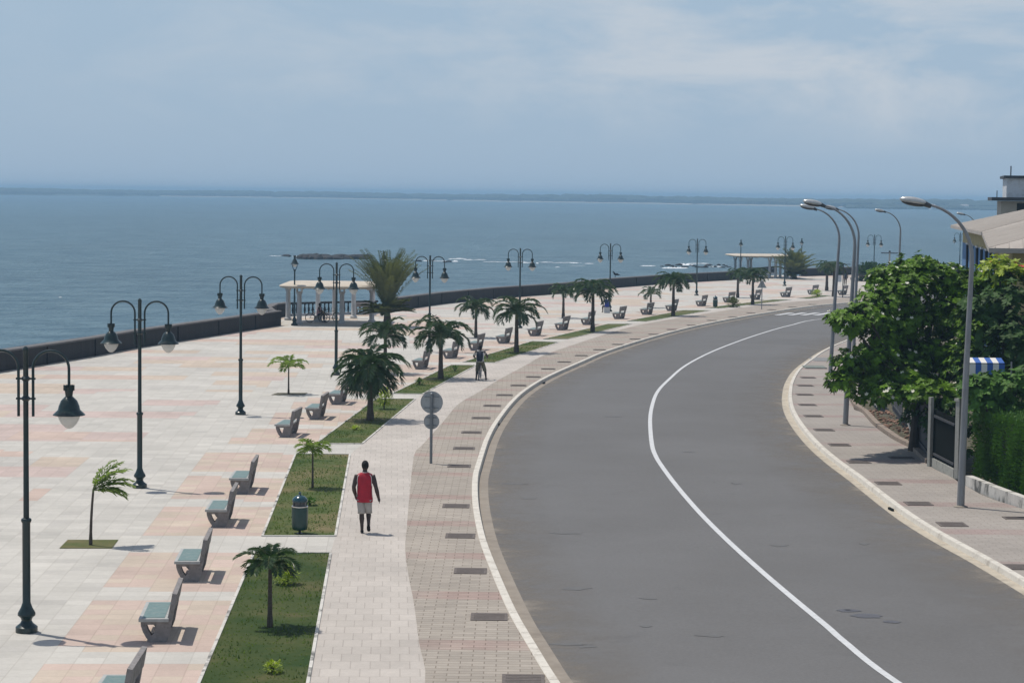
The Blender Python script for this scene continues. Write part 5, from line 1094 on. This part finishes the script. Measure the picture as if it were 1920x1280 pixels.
mb = MB(); open_loft(mb, [((0, 0, .98), .17, .13), ((0, 0, .85), .18, .14), ((0, .01, .78), .175, .14)], 24, fold=.05)
for s, kx, ky in ((-1, -.078, .03), (1, .088, .12)): open_loft(mb, [((s * .085, 0.0, .84), .105, .12), ((s * .083, .02, .7), .1, .115), ((kx, ky * .7, .55), .092, .1), ((kx, ky * .8, .49), .094, .1)], 18, fold=.08, seed=s)
sh_ = mb.build('shorts', M['short_grey'], man, True); so = sh_.modifiers.new('thick', 'SOLIDIFY'); so.thickness = .005
for a_, t_ in (((-.06, 0, .045), (-.075, .17, .02)), ((.1, -.035, .165), (.1, .08, .045))):
    mb = MB(); A_, T_ = Vector(a_), Vector(t_); mb.tube([A_.lerp(T_, -.35), A_, A_.lerp(T_, .6), T_], [.03, (.042, .022), (.046, .02), (.034, .014)], 10); mb.build('shoe', M['hair'], man, True)

def make_bicycle(frame='metal_dark'):
    root = empty('bicycle', (0, 0, 0)); fm = M[frame]
    for y0 in (0, 1.05):
        mb = MB(); mb.tube([(0, y0 + .32 * math.cos(a), .34 + .32 * math.sin(a)) for a in [k * math.pi / 16 for k in range(33)]], .019, 6, ref=(1, 0, 0)); wh = mb.build('wheel', M['rubber'], root, True)
        mb = MB()
        for k in range(12): a = k * math.pi / 6; mb.tube([(0.01 * (-1) ** k, y0, .34), (0, y0 + .3 * math.cos(a), .34 + .3 * math.sin(a))], .0025, 3)
        mb.tube([(-.05, y0, .34), (.05, y0, .34)], .02, 6); mb.tube([(0, y0 + .295 * math.cos(a), .34 + .295 * math.sin(a)) for a in [k * math.pi / 12 for k in range(25)]], .009, 4, ref=(1, 0, 0)); mb.build('spokes', M['chrome'], wh)
    mb = MB()
    for s in (-1, 1): mb.tube([(s * .055, 0, .34), (s * .015, .22, .72)], .009, 6); mb.tube([(s * .055, 0, .34), (s * .03, .44, .3)], .009, 6); mb.tube([(s * .05, 1.05, .34), (s * .04, .98, .6), (0, .93, .74)], .01, 6)
    mb.tube([(0, .44, .3), (0, .2, .82)], .017, 8); mb.tube([(0, .44, .3), (0, .92, .68)], .019, 8); mb.tube([(0, .24, .7), (0, .9, .78)], .017, 8); mb.tube([(0, .94, .66), (0, .88, .92)], .018, 8); mb.build('frame', fm, root, True)
    mb = MB(); mb.tube([(-.29, .82, .98), (-.2, .9, .98), (0, .87, .95), (.2, .9, .98), (.29, .82, .98)], .012, 8); mb.build('handlebar', M['metal_dark'], root, True)
    mb = MB(); mb.tube([(0, .06, .86), (0, .14, .87), (0, .32, .86)], [(.07, .03), (.065, .03), (.02, .02)], 8, ref=(1, 0, 0)); mb.build('saddle', M['rubber'], root, True)
    mb = MB(); mb.tube([(-.02, .44, .3), (.09, .44, .3)], .03, 8); mb.tube([(.08, .44, .3), (.08, .56, .18)], .009, 6); mb.tube([(-.08, .44, .3), (-.08, .32, .42)], .009, 6); mb.box((.13, .56, .18), (.09, .06, .02)); mb.box((-.13, .32, .42), (.09, .06, .02)); mb.build('crank', M['chrome'], root)
    return root
bk = make_bicycle(); bp_ = G(897.5, 714); bk.location = (bp_.x, bp_.y + .34, bp_.z); bk.rotation_euler = (0, 0, R(-4)); tag(bk, 'dark bicycle held upright between the legs of the backpack rider', 'bicycle', 'bicycles on the promenade')
J = dict(pelvis=(.02, .1, .84), chest=(.0, .2, 1.15), neck=(0, .26, 1.36), head=(0, .33, 1.5), sh_l=(-.18, .22, 1.31), sh_r=(.18, .22, 1.31), el_l=(-.31, .4, 1.1), wr_l=(-.29, .68, 1.0), el_r=(.33, .4, 1.08), wr_r=(.29, .68, 1.0),
         hip_l=(-.08, .1, .82), hip_r=(.11, .1, .82), kn_l=(-.13, .24, .47), an_l=(-.16, .1, .1), to_l=(-.17, .26, .03), kn_r=(.24, .2, .46), an_r=(.3, .05, .1), to_r=(.32, .2, .03))
rd = human('person', (bp_.x + .03, bp_.y + .34, bp_.z), R(-4), J, 'rider with a navy backpack and khaki shorts standing astride a bicycle', voxel=.014)
mb = MB(); open_loft(mb, [((.02, .09, .86), .17, .13), ((0, .15, 1.0), .17, .13), ((0, .2, 1.15), .185, .135), ((0, .23, 1.26), .19, .125), ((0, .25, 1.32), .15, .1), ((0, .26, 1.36), .08, .075)], 20, fold=.06); tt = mb.build('shirt', M['white_cloth'], rd, True)
for s in (-1, 1): mb = MB(); mb.tube([(s * .15, .22, 1.32), (s * .22, .27, 1.25), (s * .26, .34, 1.17)], [.075, .068, .06], 10); mb.build('sleeve', M['white_cloth'], rd, True)
mb = MB(); open_loft(mb, [((.02, .1, .9), .165, .13), ((.02, .1, .78), .17, .14)], 20)
for kx, ky, hx in ((-.12, .22, -.07), (.22, .19, .11)): open_loft(mb, [((hx, .1, .84), .1, .115), (((hx + kx) / 2, .15, .66), .095, .11), ((kx, ky, .47), .09, .1), ((kx, ky - .02, .42), .09, .1)], 16, fold=.1, seed=kx)
mb.build('shorts', M['khaki'], rd, True)
mb = MB(); mb.tube([(0, -.02, .88), (0, -.0, .98), (0, .04, 1.15), (0, .1, 1.3), (0, .14, 1.35)], [(.11, .06), (.15, .1), (.155, .11), (.135, .09), (.07, .05)], 14, ref=(1, 0, 0)); bpk = mb.build('backpack', M['navy'], rd, True)
mb = MB()
for s in (-1, 1): mb.tube([(s * .09, .12, 1.34), (s * .11, .24, 1.38), (s * .12, .33, 1.28), (s * .14, .3, 1.05), (s * .13, .1, .95)], .018, 6)
mb.build('strap', M['white_cloth'], bpk)
for x in (-.16, .3): mb = MB(); mb.tube([(x, .02, .05), (x, .12, .05), (x, .24, .03)], [.035, (.045, .035), (.03, .02)], 8); mb.build('shoe', M['hair'], rd, True)

# people and bicycles in the gazebo
gb = G(603, 605)
for i, (dx, rz, lab) in enumerate([(-.3, R(-78), 'tan bicycle parked in front of the seated person in the gazebo'), (.5, R(-60), 'second tan bicycle leaning behind the first in the gazebo')]):
    o = make_bicycle('bike_tan') if i == 0 else copy_tree(first_b); first_b = o; o.location = (gb.x + dx - .5, gb.y + i * .7, gz(gb.y)); o.rotation_euler = (0, R(6), rz); tag(o, lab, 'bicycle', 'bicycles on the promenade')
J = dict(pelvis=(0, 0, .52), chest=(0, .06, .84), neck=(0, .1, 1.04), head=(0, .13, 1.19), sh_l=(-.18, .08, 1.0), sh_r=(.18, .08, 1.0), el_l=(-.24, .2, .76), wr_l=(-.15, .38, .66), el_r=(.24, .2, .76), wr_r=(.15, .38, .66),
         hip_l=(-.09, .02, .52), hip_r=(.09, .02, .52), kn_l=(-.13, .42, .5), an_l=(-.12, .4, .1), to_l=(-.12, .56, .03), kn_r=(.13, .42, .5), an_r=(.13, .44, .1), to_r=(.13, .6, .03))
q = G(596, 604); pr = human('person', (q.x, q.y + .2, gz(q.y)), R(-100), J, 'person in a pale pink shirt seated in the first gazebo beside bicycles', voxel=.018)
mb = MB(); open_loft(mb, [((0, 0, .5), .17, .14), ((0, .04, .7), .165, .13), ((0, .07, .9), .185, .135), ((0, .09, 1.0), .15, .1), ((0, .1, 1.05), .08, .07)], 16, fold=.05); mb.build('shirt', M['pink'], pr, True)
for s in (-1, 1): mb = MB(); mb.tube([(s * .1, .02, .53), (s * .13, .42, .51), (s * .125, .42, .2)], [.1, .075, .06], 10); mb.build('trouser_leg', M['navy'], pr, True)
mb = MB(); mb.box((0, -.02, .2), (.5, .4, .4)); mb.box((0, -.02, .42), (.56, .46, .05)); o = mb.build('stone_block', M['column']); o.location = (q.x, q.y + .2, gz(q.y)); tag(o, 'grey stone block seat under the person in the gazebo', 'seat')
# figure in blue by the seventh lamp, dark figure far off
q = G(1141, 586); pr = human('person', (q.x - .15, q.y - .5, gz(q.y)), R(30), J, 'figure in blue crouched at the foot of the seventh lamp', voxel=.02)
mb = MB(); open_loft(mb, [((0, 0, .48), .19, .17), ((0, .04, .7), .18, .14), ((0, .07, .9), .19, .14), ((0, .09, 1.02), .12, .1)], 14); mb.build('shirt', M['blue_cloth'], pr, True)
mb = MB(); mb.box((0, -.02, .2), (.45, .4, .4)); mb.box((0, -.02, .42), (.5, .46, .05)); o = mb.build('stone_block', M['column']); o.location = (q.x - .15, q.y - .5, gz(q.y)); tag(o, 'small stone block under the blue-clothed figure', 'seat')
J2 = dict(pelvis=(0, 0, .93), chest=(0, .0, 1.28), neck=(0, .0, 1.5), head=(0, .03, 1.665), sh_l=(-.19, 0, 1.43), sh_r=(.19, 0, 1.43), el_l=(-.25, -.03, 1.14), wr_l=(-.25, .06, .88), el_r=(.25, -.03, 1.14), wr_r=(.25, .06, .88),
          hip_l=(-.09, 0, .92), hip_r=(.09, 0, .92), kn_l=(-.1, .1, .5), an_l=(-.09, .05, .09), to_l=(-.09, .2, .03), kn_r=(.1, -.02, .5), an_r=(.1, -.15, .1), to_r=(.1, -.02, .03))
q = G(1585, 536); pr = human('person', (q.x, q.y, gz(q.y)), R(160), J2, 'tiny dark-clothed person walking far off beside the notice board', voxel=.022)
mb = MB(); open_loft(mb, [((0, 0, .85), .17, .14), ((0, 0, 1.1), .17, .13), ((0, 0, 1.35), .19, .13), ((0, 0, 1.47), .1, .08)], 14); mb.build('shirt', M['navy'], pr, True)
# bird on the sea wall
q = G(1156, 538); root = empty('bird', (q.x - .1, q.y + .25, gz(q.y, 1.0)), R(120), 'dark bird perched on the sea wall right of the seventh lamp', 'bird'); root.scale = (1.7,) * 3
mb = MB(); mb.tube([(0, -.3, .12), (0, -.14, .14), (0, 0, .17), (0, .1, .22), (0, .13, .3), (0, .16, .34), (0, .24, .33)], [(.03, .008), (.05, .03), (.075, .07), (.06, .055), (.035, .035), (.034, .034), (.006, .006)], 10, ref=(1, 0, 0))
for s in (-.03, .03): mb.tube([(s, .02, .14), (s, .03, .0)], .008, 5); mb.tube([(s, 0, .005), (s, .07, .005)], .007, 4)
mb.build('body', M['hair'], root, True)
mb = MB()
for s in (-1, 1): mb.tube([(s * .06, .08, .2), (s * .08, -.05, .18), (s * .05, -.28, .12)], [(.012, .04), (.014, .06), (.006, .012)], 8, ref=(1, 0, 0))
mb.build('wings', M['hair'], root, True)

# ------------------------------------------------------------------ humid air
mb = MB(); mb.box((0, 3900, (13.5 + SEA - 1) / 2 + .25), (12600, 8100, 13.5 - SEA + 1.5))
hz = mb.build('haze', []); hm = bpy.data.materials.new('humid_air'); hm.use_nodes = True; t = hm.node_tree; t.nodes.clear(); o_ = N(t, 'ShaderNodeOutputMaterial'); v_ = N(t, 'ShaderNodeVolumePrincipled')
v_.inputs['Color'].default_value = (0.46, 0.735, 1.0, 1); v_.inputs['Density'].default_value = 0.0004; v_.inputs['Anisotropy'].default_value = 0.0
t.links.new(v_.outputs[0], o_.inputs['Volume']); hz.data.materials.clear(); hz.data.materials.append(hm); tag(hz, 'pale humid air over the bay', 'haze', kind='stuff')
